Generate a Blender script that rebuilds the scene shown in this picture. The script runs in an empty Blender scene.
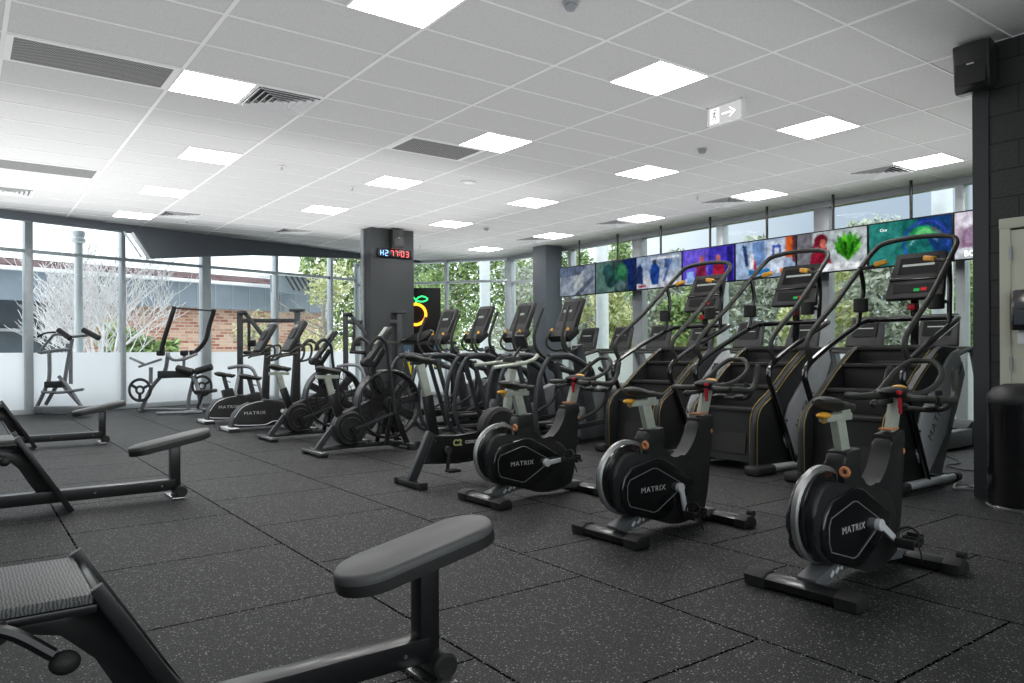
import bpy, bmesh, math, random
from mathutils import Vector, Matrix
random.seed(7)
COL = bpy.context.scene.collection
PI = math.pi
HC, ZC = 1.134, 3.43          # eye height, ceiling height (m)

# ------------------------------------------------------------------ materials
def mat(name, col, rough=0.5, metal=0.0, bump=0.0, bscale=60, var=0.0, vscale=8, spec=0.5, coat=0.0):
    m = bpy.data.materials.new(name); m.use_nodes = True
    nt = m.node_tree; b = nt.nodes['Principled BSDF']
    b.inputs['Base Color'].default_value = (*col, 1)
    b.inputs['Roughness'].default_value = rough
    b.inputs['Metallic'].default_value = metal
    b.inputs['Specular IOR Level'].default_value = spec
    if coat: b.inputs['Coat Weight'].default_value = coat; b.inputs['Coat Roughness'].default_value = .15
    tc = nt.nodes.new('ShaderNodeTexCoord')
    if var:
        n = nt.nodes.new('ShaderNodeTexNoise'); n.inputs['Scale'].default_value = vscale; n.inputs['Detail'].default_value = 4
        nt.links.new(tc.outputs['Object'], n.inputs['Vector'])
        r = nt.nodes.new('ShaderNodeValToRGB')
        r.color_ramp.elements[0].position = .3; r.color_ramp.elements[1].position = .7
        r.color_ramp.elements[0].color = (*[max(0, c*(1-var)) for c in col], 1)
        r.color_ramp.elements[1].color = (*[min(1, c*(1+var)) for c in col], 1)
        nt.links.new(n.outputs['Fac'], r.inputs['Fac']); nt.links.new(r.outputs['Color'], b.inputs['Base Color'])
    if bump:
        n = nt.nodes.new('ShaderNodeTexNoise'); n.inputs['Scale'].default_value = bscale; n.inputs['Detail'].default_value = 3
        nt.links.new(tc.outputs['Object'], n.inputs['Vector'])
        bp = nt.nodes.new('ShaderNodeBump'); bp.inputs['Strength'].default_value = bump; bp.inputs['Distance'].default_value = .01
        nt.links.new(n.outputs['Fac'], bp.inputs['Height']); nt.links.new(bp.outputs['Normal'], b.inputs['Normal'])
    return m

def emis(name, col, s):
    m = bpy.data.materials.new(name); m.use_nodes = True
    nt = m.node_tree; nt.nodes.clear()
    e = nt.nodes.new('ShaderNodeEmission'); e.inputs[0].default_value = (*col, 1); e.inputs[1].default_value = s
    o = nt.nodes.new('ShaderNodeOutputMaterial'); nt.links.new(e.outputs[0], o.inputs[0])
    return m

M = {}
M['black']   = mat('black_paint', (.010,.010,.011), .32, .0, var=.25, vscale=5, coat=.3)
M['plastic'] = mat('black_plastic', (.019,.019,.020), .45, bump=.08, bscale=300, var=.15)
M['gloss']   = mat('gloss_black', (.007,.007,.008), .20, var=.1, coat=.6)
M['rubber']  = mat('black_rubber', (.018,.018,.0175), .6, bump=.15, bscale=250)
M['grip']    = mat('foam_grip', (.036,.039,.033), .55, bump=.15, bscale=200, var=.2)
M['graph']   = mat('graphite_paint', (.06,.065,.07), .4, .3, var=.2)
M['grey']    = mat('grey_plastic', (.13,.14,.145), .4, var=.15)
M['silver']  = mat('silver_panel', (.84,.86,.88), .38, .1, var=.10, vscale=3)
M['steel']   = mat('brushed_steel', (.55,.55,.55), .25, 1.0, var=.1, vscale=30)
M['olive']   = mat('anodised_post', (.52,.56,.48), .35, .1, var=.12, vscale=12)
M['gold']    = mat('amber_knob', (.92,.45,.04), .4, var=.1)
M['orange']  = mat('orange_pin', (.75,.30,.12), .45, var=.1)
M['goldline']= mat('gold_stripe', (.42,.31,.10), .35, .5, var=.1)
M['red']     = mat('red_tag', (.60,.02,.04), .5, var=.1)
M['yellow']  = mat('yellow_strap', (.75,.65,.02), .6, var=.1)
M['bluepan'] = mat('blue_panel', (.04,.09,.16), .4, var=.2)
M['white']   = mat('white_paint', (.75,.76,.77), .5, var=.04)
M['letter']  = mat('white_letter', (.62,.62,.62), .5, var=.03)
M['letterd'] = mat('dark_letter', (.12,.13,.14), .5, var=.03)
M['c2text']  = mat('lime_letter', (.55,.6,.25), .5, var=.03)
M['vinyl']   = mat('grey_vinyl', (.115,.115,.115), .45, bump=.1, bscale=150, var=.1)
M['vinyld']  = mat('dark_vinyl', (.03,.03,.03), .45, bump=.1, bscale=150, var=.1)
M['mframe']  = mat('machine_grey', (.27,.285,.30), .38, .2, var=.15)
M['column']  = mat('charcoal_wall', (.047,.052,.056), .6, bump=.05, bscale=90, var=.06, vscale=2)
M['bulk']    = mat('slate_bulkhead', (.095,.11,.13), .6, var=.06, vscale=1.2)
M['frame']   = mat('window_aluminium', (.62,.67,.70), .4, .3, var=.05)
M['frame_d'] = mat('window_grey', (.38,.40,.42), .4, .3, var=.05)
M['tbar']    = mat('ceiling_tee', (.86,.86,.86), .5, var=.03)
M['cream']   = mat('cream_door', (.60,.61,.50), .55, var=.03, vscale=2)
M['screenk'] = mat('dark_screen', (.008,.008,.010), .45, var=.1, spec=.2)
M['clock']   = mat('clock_body', (.01,.01,.014), .25, var=.1)
M['bark']    = mat('pale_bark', (.74,.72,.72), .8, var=.2)
M['bark2']   = mat('grey_bark', (.33,.30,.27), .9, var=.3)
M['lamp_post']=mat('post_paint', (.84,.88,.91), .5, var=.05)
M['fascia']  = mat('fascia_metal', (.22,.26,.31), .5, var=.12, vscale=1.5)
M['roofw']   = mat('gutter_white', (.85,.87,.9), .5, var=.05)
M['darkwin'] = mat('dark_glazing', (.07,.085,.10), .3, var=.5, vscale=.9)
M['ring']    = mat('dark_ring', (.03,.03,.032), .28, .2, var=.2)
M['wheel']   = mat('flywheel_rim', (.42,.42,.42), .38, .7, var=.15)
M['cable']   = mat('black_cable', (.02,.02,.02), .5, var=.1)
M['wcable']  = mat('white_cable', (.7,.7,.7), .5, var=.05)

def leafmat(name, a, b_):
    m = bpy.data.materials.new(name); m.use_nodes = True
    nt = m.node_tree; b = nt.nodes['Principled BSDF']; b.inputs['Roughness'].default_value = .7
    g = nt.nodes.new('ShaderNodeNewGeometry'); r = nt.nodes.new('ShaderNodeValToRGB')
    r.color_ramp.elements[0].color = (*a, 1); r.color_ramp.elements[1].color = (*b_, 1)
    nt.links.new(g.outputs['Random Per Island'], r.inputs['Fac']); nt.links.new(r.outputs['Color'], b.inputs['Base Color'])
    t = nt.nodes.new('ShaderNodeBsdfTranslucent'); nt.links.new(r.outputs['Color'], t.inputs['Color'])
    mx = nt.nodes.new('ShaderNodeMixShader'); mx.inputs[0].default_value = .35
    nt.links.new(b.outputs[0], mx.inputs[1]); nt.links.new(t.outputs[0], mx.inputs[2])
    nt.links.new(mx.outputs[0], nt.nodes['Material Output'].inputs[0])
    return m
M['leafg'] = leafmat('leaf_green', (.10,.17,.07), (.62,.78,.36))
M['leafd'] = leafmat('leaf_dark', (.07,.12,.06), (.36,.50,.30))
M['leafy'] = leafmat('leaf_pale', (.34,.40,.12), (.90,.90,.62))
M['leafw'] = leafmat('leaf_silver', (.16,.20,.13), (.88,.92,.82))

def brickmat(name, c1, c2, mortar, w, h, ms=.01, axis='yz', bumpy=.4, rough=.85):
    m = bpy.data.materials.new(name); m.use_nodes = True
    nt = m.node_tree; b = nt.nodes['Principled BSDF']; b.inputs['Roughness'].default_value = rough
    tc = nt.nodes.new('ShaderNodeTexCoord'); sp = nt.nodes.new('ShaderNodeSeparateXYZ'); cb = nt.nodes.new('ShaderNodeCombineXYZ')
    nt.links.new(tc.outputs['Object'], sp.inputs[0])
    nt.links.new(sp.outputs['XYZ'.index(axis[0].upper())], cb.inputs[0]); nt.links.new(sp.outputs['XYZ'.index(axis[1].upper())], cb.inputs[1])
    br = nt.nodes.new('ShaderNodeTexBrick'); nt.links.new(cb.outputs[0], br.inputs['Vector'])
    br.inputs['Scale'].default_value = 1; br.inputs['Brick Width'].default_value = w; br.inputs['Row Height'].default_value = h
    br.inputs['Mortar Size'].default_value = ms; br.inputs['Mortar Smooth'].default_value = .3
    br.inputs['Color1'].default_value = (*c1, 1); br.inputs['Color2'].default_value = (*c2, 1); br.inputs['Mortar'].default_value = (*mortar, 1)
    nt.links.new(br.outputs['Color'], b.inputs['Base Color'])
    n = nt.nodes.new('ShaderNodeTexNoise'); n.inputs['Scale'].default_value = 45; nt.links.new(tc.outputs['Object'], n.inputs['Vector'])
    ad = nt.nodes.new('ShaderNodeMath'); ad.operation = 'MULTIPLY_ADD'; ad.inputs[1].default_value = -1.0
    nt.links.new(br.outputs['Fac'], ad.inputs[0]); nt.links.new(n.outputs['Fac'], ad.inputs[2])
    bp = nt.nodes.new('ShaderNodeBump'); bp.inputs['Strength'].default_value = bumpy; bp.inputs['Distance'].default_value = .01
    nt.links.new(ad.outputs[0], bp.inputs['Height']); nt.links.new(bp.outputs['Normal'], b.inputs['Normal'])
    return m
M['block'] = brickmat('painted_block', (.034,.038,.035), (.030,.034,.031), (.012,.013,.012), .40, .205, .008, 'yz', .5, .5)
M['brick'] = brickmat('red_brick', (.36,.13,.08), (.66,.44,.32), (.55,.50,.45), .30, .10, .012, 'xz')
M['brickd']= brickmat('roof_brick', (.13,.05,.05), (.30,.20,.20), (.22,.19,.20), .30, .10, .012, 'xz')

def floor_mat():
    m = bpy.data.materials.new('speckled_rubber_floor'); m.use_nodes = True
    nt = m.node_tree; N = nt.nodes.new; L = nt.links.new; b = nt.nodes['Principled BSDF']
    tc = N('ShaderNodeTexCoord'); sp = N('ShaderNodeSeparateXYZ'); L(tc.outputs['Object'], sp.inputs[0])
    ax = N('ShaderNodeMath'); ax.operation = 'ADD'; ax.inputs[1].default_value = -3.33+.515; L(sp.outputs[1], ax.inputs[0])
    ay = N('ShaderNodeMath'); ay.operation = 'ADD'; ay.inputs[1].default_value = -.54; L(sp.outputs[0], ay.inputs[0])
    cb = N('ShaderNodeCombineXYZ'); L(ax.outputs[0], cb.inputs[0]); L(ay.outputs[0], cb.inputs[1])
    br = N('ShaderNodeTexBrick'); L(cb.outputs[0], br.inputs['Vector'])
    for k, v in {'Scale':1, 'Brick Width':1.03, 'Row Height':.985, 'Mortar Size':.0065, 'Mortar Smooth':.05, 'Bias':0}.items(): br.inputs[k].default_value = v
    br.inputs['Color1'].default_value = (.017,.0172,.0175,1); br.inputs['Color2'].default_value = (.024,.0243,.0247,1); br.inputs['Mortar'].default_value = (.004,.004,.004,1)
    # rubber granule flecks: two sizes
    last = br.outputs['Color']
    for sc, thr, rnd, colr in ((160, .36, .66, (.17,.17,.17,1)), (85, .30, .78, (.36,.36,.36,1))):
        v = N('ShaderNodeTexVoronoi'); v.inputs['Scale'].default_value = sc; L(tc.outputs['Object'], v.inputs['Vector'])
        lt = N('ShaderNodeMath'); lt.operation = 'LESS_THAN'; lt.inputs[1].default_value = thr; L(v.outputs['Distance'], lt.inputs[0])
        sc_ = N('ShaderNodeSeparateColor'); L(v.outputs['Color'], sc_.inputs[0])
        gt = N('ShaderNodeMath'); gt.operation = 'GREATER_THAN'; gt.inputs[1].default_value = rnd; L(sc_.outputs[0], gt.inputs[0])
        mu = N('ShaderNodeMath'); mu.operation = 'MULTIPLY'; L(lt.outputs[0], mu.inputs[0]); L(gt.outputs[0], mu.inputs[1])
        mx = N('ShaderNodeMixRGB'); L(mu.outputs[0], mx.inputs[0]); L(last, mx.inputs[1]); mx.inputs[2].default_value = colr
        last = mx.outputs[0]
    ns = N('ShaderNodeTexNoise'); ns.inputs['Scale'].default_value = 1.3; ns.inputs['Detail'].default_value = 3; L(tc.outputs['Object'], ns.inputs['Vector'])
    mr = N('ShaderNodeMapRange'); mr.inputs['To Min'].default_value = .8; mr.inputs['To Max'].default_value = 1.2; L(ns.outputs['Fac'], mr.inputs[0])
    vm = N('ShaderNodeVectorMath'); vm.operation = 'SCALE'; L(last, vm.inputs[0]); L(mr.outputs[0], vm.inputs['Scale'])
    L(vm.outputs[0], b.inputs['Base Color'])
    b.inputs['Roughness'].default_value = .6
    sm = N('ShaderNodeMath'); sm.operation = 'MULTIPLY_ADD'; sm.inputs[1].default_value = -.30; sm.inputs[2].default_value = .30; L(br.outputs['Fac'], sm.inputs[0]); L(sm.outputs[0], b.inputs['Specular IOR Level'])
    n = N('ShaderNodeTexNoise'); n.inputs['Scale'].default_value = 160; n.inputs['Detail'].default_value = 2; L(tc.outputs['Object'], n.inputs['Vector'])
    ad = N('ShaderNodeMath'); ad.operation = 'MULTIPLY_ADD'; ad.inputs[1].default_value = -2.0; L(br.outputs['Fac'], ad.inputs[0]); L(n.outputs['Fac'], ad.inputs[2])
    bp = N('ShaderNodeBump'); bp.inputs['Strength'].default_value = .5; bp.inputs['Distance'].default_value = .006; L(ad.outputs[0], bp.inputs['Height']); L(bp.outputs['Normal'], b.inputs['Normal'])
    return m
M['floor'] = floor_mat()

def ceil_mat():
    m = mat('mineral_ceiling_tile', (.66,.66,.66), .85, bump=.15, bscale=220)
    nt = m.node_tree; N = nt.nodes.new; L = nt.links.new; b = nt.nodes['Principled BSDF']
    tc = N('ShaderNodeTexCoord'); n = N('ShaderNodeTexNoise'); n.inputs['Scale'].default_value = 90; n.inputs['Detail'].default_value = 3
    L(tc.outputs['Object'], n.inputs['Vector']); r = N('ShaderNodeValToRGB')
    r.color_ramp.elements[0].position = .35; r.color_ramp.elements[0].color = (.60,.60,.60,1)
    r.color_ramp.elements[1].position = .6; r.color_ramp.elements[1].color = (.68,.68,.68,1)
    L(n.outputs['Fac'], r.inputs[0]); L(r.outputs[0], b.inputs['Base Color'])
    return m
M['ceil'] = ceil_mat()

def glass_mat():
    m = bpy.data.materials.new('window_glass'); m.use_nodes = True
    nt = m.node_tree; nt.nodes.clear(); N = nt.nodes.new; L = nt.links.new
    t = N('ShaderNodeBsdfTransparent'); t.inputs[0].default_value = (.93,.96,.96,1)
    g = N('ShaderNodeBsdfGlossy'); g.inputs['Roughness'].default_value = .02
    f = N('ShaderNodeFresnel'); f.inputs[0].default_value = 1.10
    mx = N('ShaderNodeMixShader'); L(f.outputs[0], mx.inputs[0]); L(t.outputs[0], mx.inputs[1]); L(g.outputs[0], mx.inputs[2])
    o = N('ShaderNodeOutputMaterial'); L(mx.outputs[0], o.inputs[0]); return m
M['glass'] = glass_mat()
def frost_mat():
    m = bpy.data.materials.new('frosted_film'); m.use_nodes = True
    nt = m.node_tree; nt.nodes.clear(); N = nt.nodes.new; L = nt.links.new
    t = N('ShaderNodeBsdfTranslucent'); t.inputs[0].default_value = (.98,.99,1,1)
    d = N('ShaderNodeBsdfDiffuse'); d.inputs[0].default_value = (.8,.83,.86,1)
    tc = N('ShaderNodeTexCoord'); n = N('ShaderNodeTexNoise'); n.inputs['Scale'].default_value = .8; L(tc.outputs['Object'], n.inputs['Vector'])
    mr = N('ShaderNodeMapRange'); mr.inputs['To Min'].default_value = .12; mr.inputs['To Max'].default_value = .3; L(n.outputs['Fac'], mr.inputs[0])
    mx = N('ShaderNodeMixShader'); L(mr.outputs[0], mx.inputs[0]); L(t.outputs[0], mx.inputs[1]); L(d.outputs[0], mx.inputs[2])
    o = N('ShaderNodeOutputMaterial'); L(mx.outputs[0], o.inputs[0]); return m
M['frost'] = frost_mat()
def pic_mat():
    m = bpy.data.materials.new('lit_picture'); m.use_nodes = True
    nt = m.node_tree; nt.nodes.clear(); N = nt.nodes.new; L = nt.links.new
    a = N('ShaderNodeAttribute'); a.attribute_name = 'Col'
    tc = N('ShaderNodeTexCoord'); n = N('ShaderNodeTexNoise'); n.inputs['Scale'].default_value = 9; n.inputs['Detail'].default_value = 5
    L(tc.outputs['Object'], n.inputs['Vector'])
    mr = N('ShaderNodeMapRange'); mr.inputs['From Min'].default_value = .25; mr.inputs['From Max'].default_value = .75
    mr.inputs['To Min'].default_value = .35; mr.inputs['To Max'].default_value = 1.35; L(n.outputs['Fac'], mr.inputs[0])
    vm = N('ShaderNodeVectorMath'); vm.operation = 'SCALE'; L(a.outputs['Color'], vm.inputs[0]); L(mr.outputs[0], vm.inputs['Scale'])
    e = N('ShaderNodeEmission'); e.inputs[1].default_value = 1.0; L(vm.outputs[0], e.inputs[0])
    o = N('ShaderNodeOutputMaterial'); L(e.outputs[0], o.inputs[0]); return m
M['pic'] = pic_mat()
M['led'] = emis('led_diffuser', (1,.99,.97), 20.0)
M['led_blue'] = emis('led_blue', (.25,.5,1.0), 3.0)
M['led_red'] = emis('led_red', (1,.12,.12), 3.0)
M['neon_o'] = emis('neon_orange', (1,.36,.02), 3.0)
M['neon_g'] = emis('neon_green', (.05,1,.25), 2.0)
M['exitface'] = emis('exit_face', (.74,.74,.74), .85)
M['exitwhite'] = emis('exit_white', (1,1,1), 1.5)
M['exitgrey'] = emis('exit_grey', (.42,.42,.42), .7)
M['lcd'] = emis('console_lcd', (.10,.12,.11), .45)
M['lcdw'] = emis('console_lcd_white', (.6,.65,.6), .6)
M['btng'] = emis('green_button', (.05,.6,.15), .6)
M['btnr'] = emis('red_button', (.8,.05,.05), .6)

def grille_mat():
    m = mat('perforated_grille', (.12,.12,.12), .6)
    nt = m.node_tree; N = nt.nodes.new; L = nt.links.new; b = nt.nodes['Principled BSDF']
    tc = N('ShaderNodeTexCoord'); ck = N('ShaderNodeTexChecker'); ck.inputs['Scale'].default_value = 55
    ck.inputs[1].default_value = (.30,.30,.30,1); ck.inputs[2].default_value = (.02,.02,.02,1)
    L(tc.outputs['Object'], ck.inputs['Vector']); L(ck.outputs[0], b.inputs['Base Color']); return m
M['grille'] = grille_mat()
def deck_mat():
    m = mat('ribbed_deck', (.05,.05,.05), .45)
    nt = m.node_tree; N = nt.nodes.new; L = nt.links.new; b = nt.nodes['Principled BSDF']
    tc = N('ShaderNodeTexCoord'); w = N('ShaderNodeTexWave'); w.bands_direction = 'X'; w.inputs['Scale'].default_value = 38; w.inputs['Distortion'].default_value = 5.0; w.inputs['Detail Scale'].default_value = 2
    L(tc.outputs['Object'], w.inputs['Vector']); r = N('ShaderNodeValToRGB')
    r.color_ramp.elements[0].color = (.03,.03,.03,1); r.color_ramp.elements[1].color = (.20,.20,.20,1)
    L(w.outputs['Fac'], r.inputs[0]); L(r.outputs[0], b.inputs['Base Color']); return m
M['deck'] = deck_mat()

# ------------------------------------------------------------------ mesh builder
def V(*a): return Vector(a)
def catmull(pts, k=5, closed=False):
    P = [Vector(p) for p in pts]; n = len(P); out = []
    rng = range(n if closed else n-1)
    for i in rng:
        p0 = P[(i-1) % n] if (closed or i > 0) else P[0]*2-P[1]
        p1 = P[i]; p2 = P[(i+1) % n]
        p3 = P[(i+2) % n] if (closed or i+2 < n) else P[-1]*2-P[-2]
        for j in range(k):
            t = j/k
            out.append(.5*((2*p1)+(p2-p0)*t+(2*p0-5*p1+4*p2-p3)*t*t+(3*p1-p0-3*p2+p3)*t**3))
    if not closed: out.append(P[-1])
    return out

class MB:
    def __init__(s): s.bm = bmesh.new()
    def _bev(s, faces, r, seg=2, only=None):
        es = {e for f in faces for e in f.edges}
        if only: es = {e for e in es if only(e)}
        if es and r > 0: bmesh.ops.bevel(s.bm, geom=list(es), offset=r, segments=seg, affect='EDGES', clamp_overlap=True, profile=.6)
    def box(s, c, d, r=0, rot=None, seg=2):
        hx, hy, hz = d[0]/2, d[1]/2, d[2]/2
        R = rot if rot is not None else Matrix.Identity(3)
        if isinstance(R, (tuple, list)): R = (Matrix.Rotation(R[2],3,'Z') @ Matrix.Rotation(R[1],3,'Y') @ Matrix.Rotation(R[0],3,'X'))
        vs = [s.bm.verts.new(Vector(c)+R @ Vector((x*hx,y*hy,z*hz))) for x in (-1,1) for y in (-1,1) for z in (-1,1)]
        q = [(0,1,3,2),(4,6,7,5),(0,4,5,1),(2,3,7,6),(0,2,6,4),(1,5,7,3)]
        fs = [s.bm.faces.new([vs[i] for i in f]) for f in q]
        s._bev(fs, r, seg); return s
    def bar(s, a, b, w, h, r=0, w2=None, h2=None):
        """rectangular bar from a to b, w across (horizontal), h the other way"""
        a, b = Vector(a), Vector(b); d = (b-a).normalized()
        up = Vector((0,0,1)) if abs(d.z) < .98 else Vector((1,0,0))
        if abs(d.z) > .5 and abs(d.y) < .3: side = Vector((0,1,0))
        else: side = d.cross(up).normalized()
        side = (side - d*side.dot(d)).normalized(); n = side.cross(d).normalized()
        w2 = w2 or w; h2 = h2 or h; R = []
        for p, ww, hh in ((a,w,h),(b,w2,h2)):
            R.append([s.bm.verts.new(p+side*(i*ww/2)+n*(j*hh/2)) for i, j in ((-1,-1),(1,-1),(1,1),(-1,1))])
        fs = [s.bm.faces.new(R[0][::-1]), s.bm.faces.new(R[1])]
        for i in range(4): fs.append(s.bm.faces.new([R[0][i],R[0][(i+1)%4],R[1][(i+1)%4],R[1][i]]))
        s._bev(fs, r); return s
    def tube(s, pts, r, n=8, smooth=5, closed=False, cap=True, r2=None):
        P = catmull(pts, smooth, closed) if smooth and len(pts) > 2 else [Vector(p) for p in pts]
        m = len(P); rings = []; prev = None
        for i, p in enumerate(P):
            if closed: t = (P[(i+1)%m]-P[(i-1)%m]).normalized()
            else: t = (P[min(i+1,m-1)]-P[max(i-1,0)]).normalized()
            if prev is None:
                u = Vector((0,0,1)) if abs(t.z) < .9 else Vector((1,0,0)); u = (u-t*u.dot(t)).normalized()
            else:
                u = prev-t*prev.dot(t)
                u = u.normalized() if u.length > 1e-6 else prev
            prev = u; w = t.cross(u)
            rr = r if r2 is None else r+(r2-r)*i/(m-1)
            rings.append([s.bm.verts.new(p+(u*math.cos(a)+w*math.sin(a))*rr) for a in [2*PI*k/n for k in range(n)]])
        for i in range(m if closed else m-1):
            A, B = rings[i], rings[(i+1)%m]
            for k in range(n): s.bm.faces.new([A[k],A[(k+1)%n],B[(k+1)%n],B[k]])
        if cap and not closed:
            s.bm.faces.new(rings[0][::-1]); s.bm.faces.new(rings[-1])
        return s
    def cyl(s, a, b, r, r2=None, n=24, bev=0):
        a, b = Vector(a), Vector(b); t = (b-a).normalized()
        u = Vector((0,0,1)) if abs(t.z) < .9 else Vector((1,0,0)); u = (u-t*u.dot(t)).normalized(); w = t.cross(u)
        r2 = r if r2 is None else r2
        prof = [(0,r),(1,r2)]
        L = (b-a).length
        if bev: prof = [(0,r-bev),(bev/L,r),(1-bev/L,r2),(1,r2-bev)]
        rings = [[s.bm.verts.new(a+t*(f*L)+(u*math.cos(x)+w*math.sin(x))*rr) for x in [2*PI*k/n for k in range(n)]] for f, rr in prof]
        for A, B in zip(rings, rings[1:]):
            for k in range(n): s.bm.faces.new([A[k],A[(k+1)%n],B[(k+1)%n],B[k]])
        s.bm.faces.new(rings[0][::-1]); s.bm.faces.new(rings[-1]); return s
    def lathe(s, prof, c=(0,0,0), n=28, axis='z', caps=True):
        rings = []
        for r, z in prof:
            ring = []
            for k in range(n):
                a = 2*PI*k/n; p = (r*math.cos(a), r*math.sin(a), z)
                if axis == 'y': p = (p[0], p[2], p[1])
                if axis == 'x': p = (p[2], p[0], p[1])
                ring.append(s.bm.verts.new(Vector(c)+Vector(p)))
            rings.append(ring)
        for A, B in zip(rings, rings[1:]):
            for k in range(n): s.bm.faces.new([A[k],A[(k+1)%n],B[(k+1)%n],B[k]])
        if caps and prof[0][0] > 1e-5: s.bm.faces.new(rings[0][::-1])
        if caps and prof[-1][0] > 1e-5: s.bm.faces.new(rings[-1])
        return s
    def ring(s, c, R, r, axis='y', n=40, m=8, flat=1.0):
        """torus; flat stretches it along its axis"""
        pts = []
        for k in range(n):
            a = 2*PI*k/n; row = []
            for j in range(m):
                b = 2*PI*j/m; rr = R+r*math.cos(b); h = r*math.sin(b)*flat
                p = {'y':(rr*math.cos(a), h, rr*math.sin(a)), 'z':(rr*math.cos(a), rr*math.sin(a), h), 'x':(h, rr*math.cos(a), rr*math.sin(a))}[axis]
                row.append(s.bm.verts.new(Vector(c)+Vector(p)))
            pts.append(row)
        for k in range(n):
            for j in range(m): s.bm.faces.new([pts[k][j],pts[(k+1)%n][j],pts[(k+1)%n][(j+1)%m],pts[k][(j+1)%m]])
        return s
    def prism(s, prof, y0, y1, bev=0, seg=2, smooth=0, cx=None):
        """profile in (x,z), extruded along y"""
        P = [Vector((x,0,z)) for x, z in prof]
        if smooth: P = catmull(P, smooth, True)
        A = [s.bm.verts.new((p.x,y0,p.z)) for p in P]; B = [s.bm.verts.new((p.x,y1,p.z)) for p in P]
        n = len(P); fa = s.bm.faces.new(A[::-1]); fb = s.bm.faces.new(B)
        for i in range(n): s.bm.faces.new([A[i],A[(i+1)%n],B[(i+1)%n],B[i]])
        if bev:
            es = set(fa.edges)|set(fb.edges)
            bmesh.ops.bevel(s.bm, geom=list(es), offset=bev, segments=seg, affect='EDGES', clamp_overlap=True, profile=.5)
        return s
    def ell(s, c, r, n=16, m=10, rot=None):
        R = rot if rot is not None else Matrix.Identity(3); c = Vector(c)
        top = s.bm.verts.new(c+R@Vector((0,0,r[2]))); bot = s.bm.verts.new(c+R@Vector((0,0,-r[2])))
        rings = [[s.bm.verts.new(c+R@Vector((r[0]*math.sin(p)*math.cos(a), r[1]*math.sin(p)*math.sin(a), r[2]*math.cos(p)))) for a in [2*PI*k/n for k in range(n)]] for p in [PI*j/m for j in range(1,m)]]
        for k in range(n):
            s.bm.faces.new([top,rings[0][k],rings[0][(k+1)%n]]); s.bm.faces.new([bot,rings[-1][(k+1)%n],rings[-1][k]])
        for A, B in zip(rings, rings[1:]):
            for k in range(n): s.bm.faces.new([A[k],B[k],B[(k+1)%n],A[(k+1)%n]])
        return s
    def loft(s, sections):
        """sections: lists of equal-length point loops"""
        R = [[s.bm.verts.new(p) for p in sec] for sec in sections]; n = len(R[0])
        for A, B in zip(R, R[1:]):
            for k in range(n): s.bm.faces.new([A[k],A[(k+1)%n],B[(k+1)%n],B[k]])
        s.bm.faces.new(R[0][::-1]); s.bm.faces.new(R[-1]); return s
    def poly(s, pts):
        s.bm.faces.new([s.bm.verts.new(p) for p in pts]); return s
    def xf(s, mtx): bmesh.ops.transform(s.bm, matrix=mtx, verts=s.bm.verts); return s
    def build(s, name, m, parent=None, sharp=35, loc=None, recalc=True, split=False):
        if split:
            todo = set(s.bm.verts); out = []
            while todo:
                st = [todo.pop()]; isl = set(st)
                while st:
                    for e in st.pop().link_edges:
                        for q in e.verts:
                            if q in todo: todo.discard(q); isl.add(q); st.append(q)
                n = MB(); mp = {}
                for f in {f for v in isl for f in v.link_faces}: n.bm.faces.new([mp.setdefault(v, None) or mp.__setitem__(v, n.bm.verts.new(v.co)) or mp[v] for v in f.verts])
                out.append(n)
            s.bm.free(); return [n.build(name, m, parent, sharp, loc, recalc) for n in out][0]
        if recalc: bmesh.ops.recalc_face_normals(s.bm, faces=s.bm.faces)
        me = bpy.data.meshes.new(name); s.bm.to_mesh(me); s.bm.free()
        me.shade_smooth(); me.set_sharp_from_angle(angle=math.radians(sharp))
        me.materials.append(M[m] if isinstance(m, str) else m)
        o = bpy.data.objects.new(name, me); COL.objects.link(o)
        if parent: o.parent = parent
        if loc: o.location = loc
        return o

def empty(name, loc=(0,0,0), rz=0):
    o = bpy.data.objects.new(name, None); COL.objects.link(o); o.location = loc; o.rotation_euler = (0,0,rz); o.empty_display_size = .1; return o
def tag(o, label=None, cat=None, group=None, kind=None):
    for k, v in (('label',label),('category',cat),('group',group),('kind',kind)):
        if v: o[k] = v
    return o
def dup(root, loc=None, rz=None, label=None, group=None, parent=None):
    c = root.copy(); COL.objects.link(c)
    if parent: c.parent = parent
    if loc is not None: c.location = loc
    if rz is not None: c.rotation_euler = (0,0,rz)
    if label: c['label'] = label
    if group: c['group'] = group
    for ch in list(root.children): dup(ch, parent=c)
    return c
def text(body, size, name, m, parent, loc, rot, extrude=.001, align='CENTER', bold=0, space=1.0, xs=1.0):
    cu = bpy.data.curves.new(name, 'FONT'); cu.body = body; cu.size = size; cu.extrude = extrude; cu.align_x = align; cu.align_y = 'CENTER'
    cu.offset = bold; cu.space_character = space; cu.resolution_u = 3
    t = bpy.data.objects.new(name, cu); COL.objects.link(t)
    bpy.context.view_layer.update()
    me = bpy.data.meshes.new_from_object(t.evaluated_get(bpy.context.evaluated_depsgraph_get()))
    bpy.data.objects.remove(t)
    me.name = name; me.materials.clear(); me.materials.append(M[m])
    if xs != 1: me.transform(Matrix.Diagonal((xs,1,1,1)))
    o = bpy.data.objects.new(name, me); COL.objects.link(o); o.parent = parent; o.location = loc; o.rotation_euler = rot
    return o
def struct(o, parent=None): o['kind'] = 'structure'; return o
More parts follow.
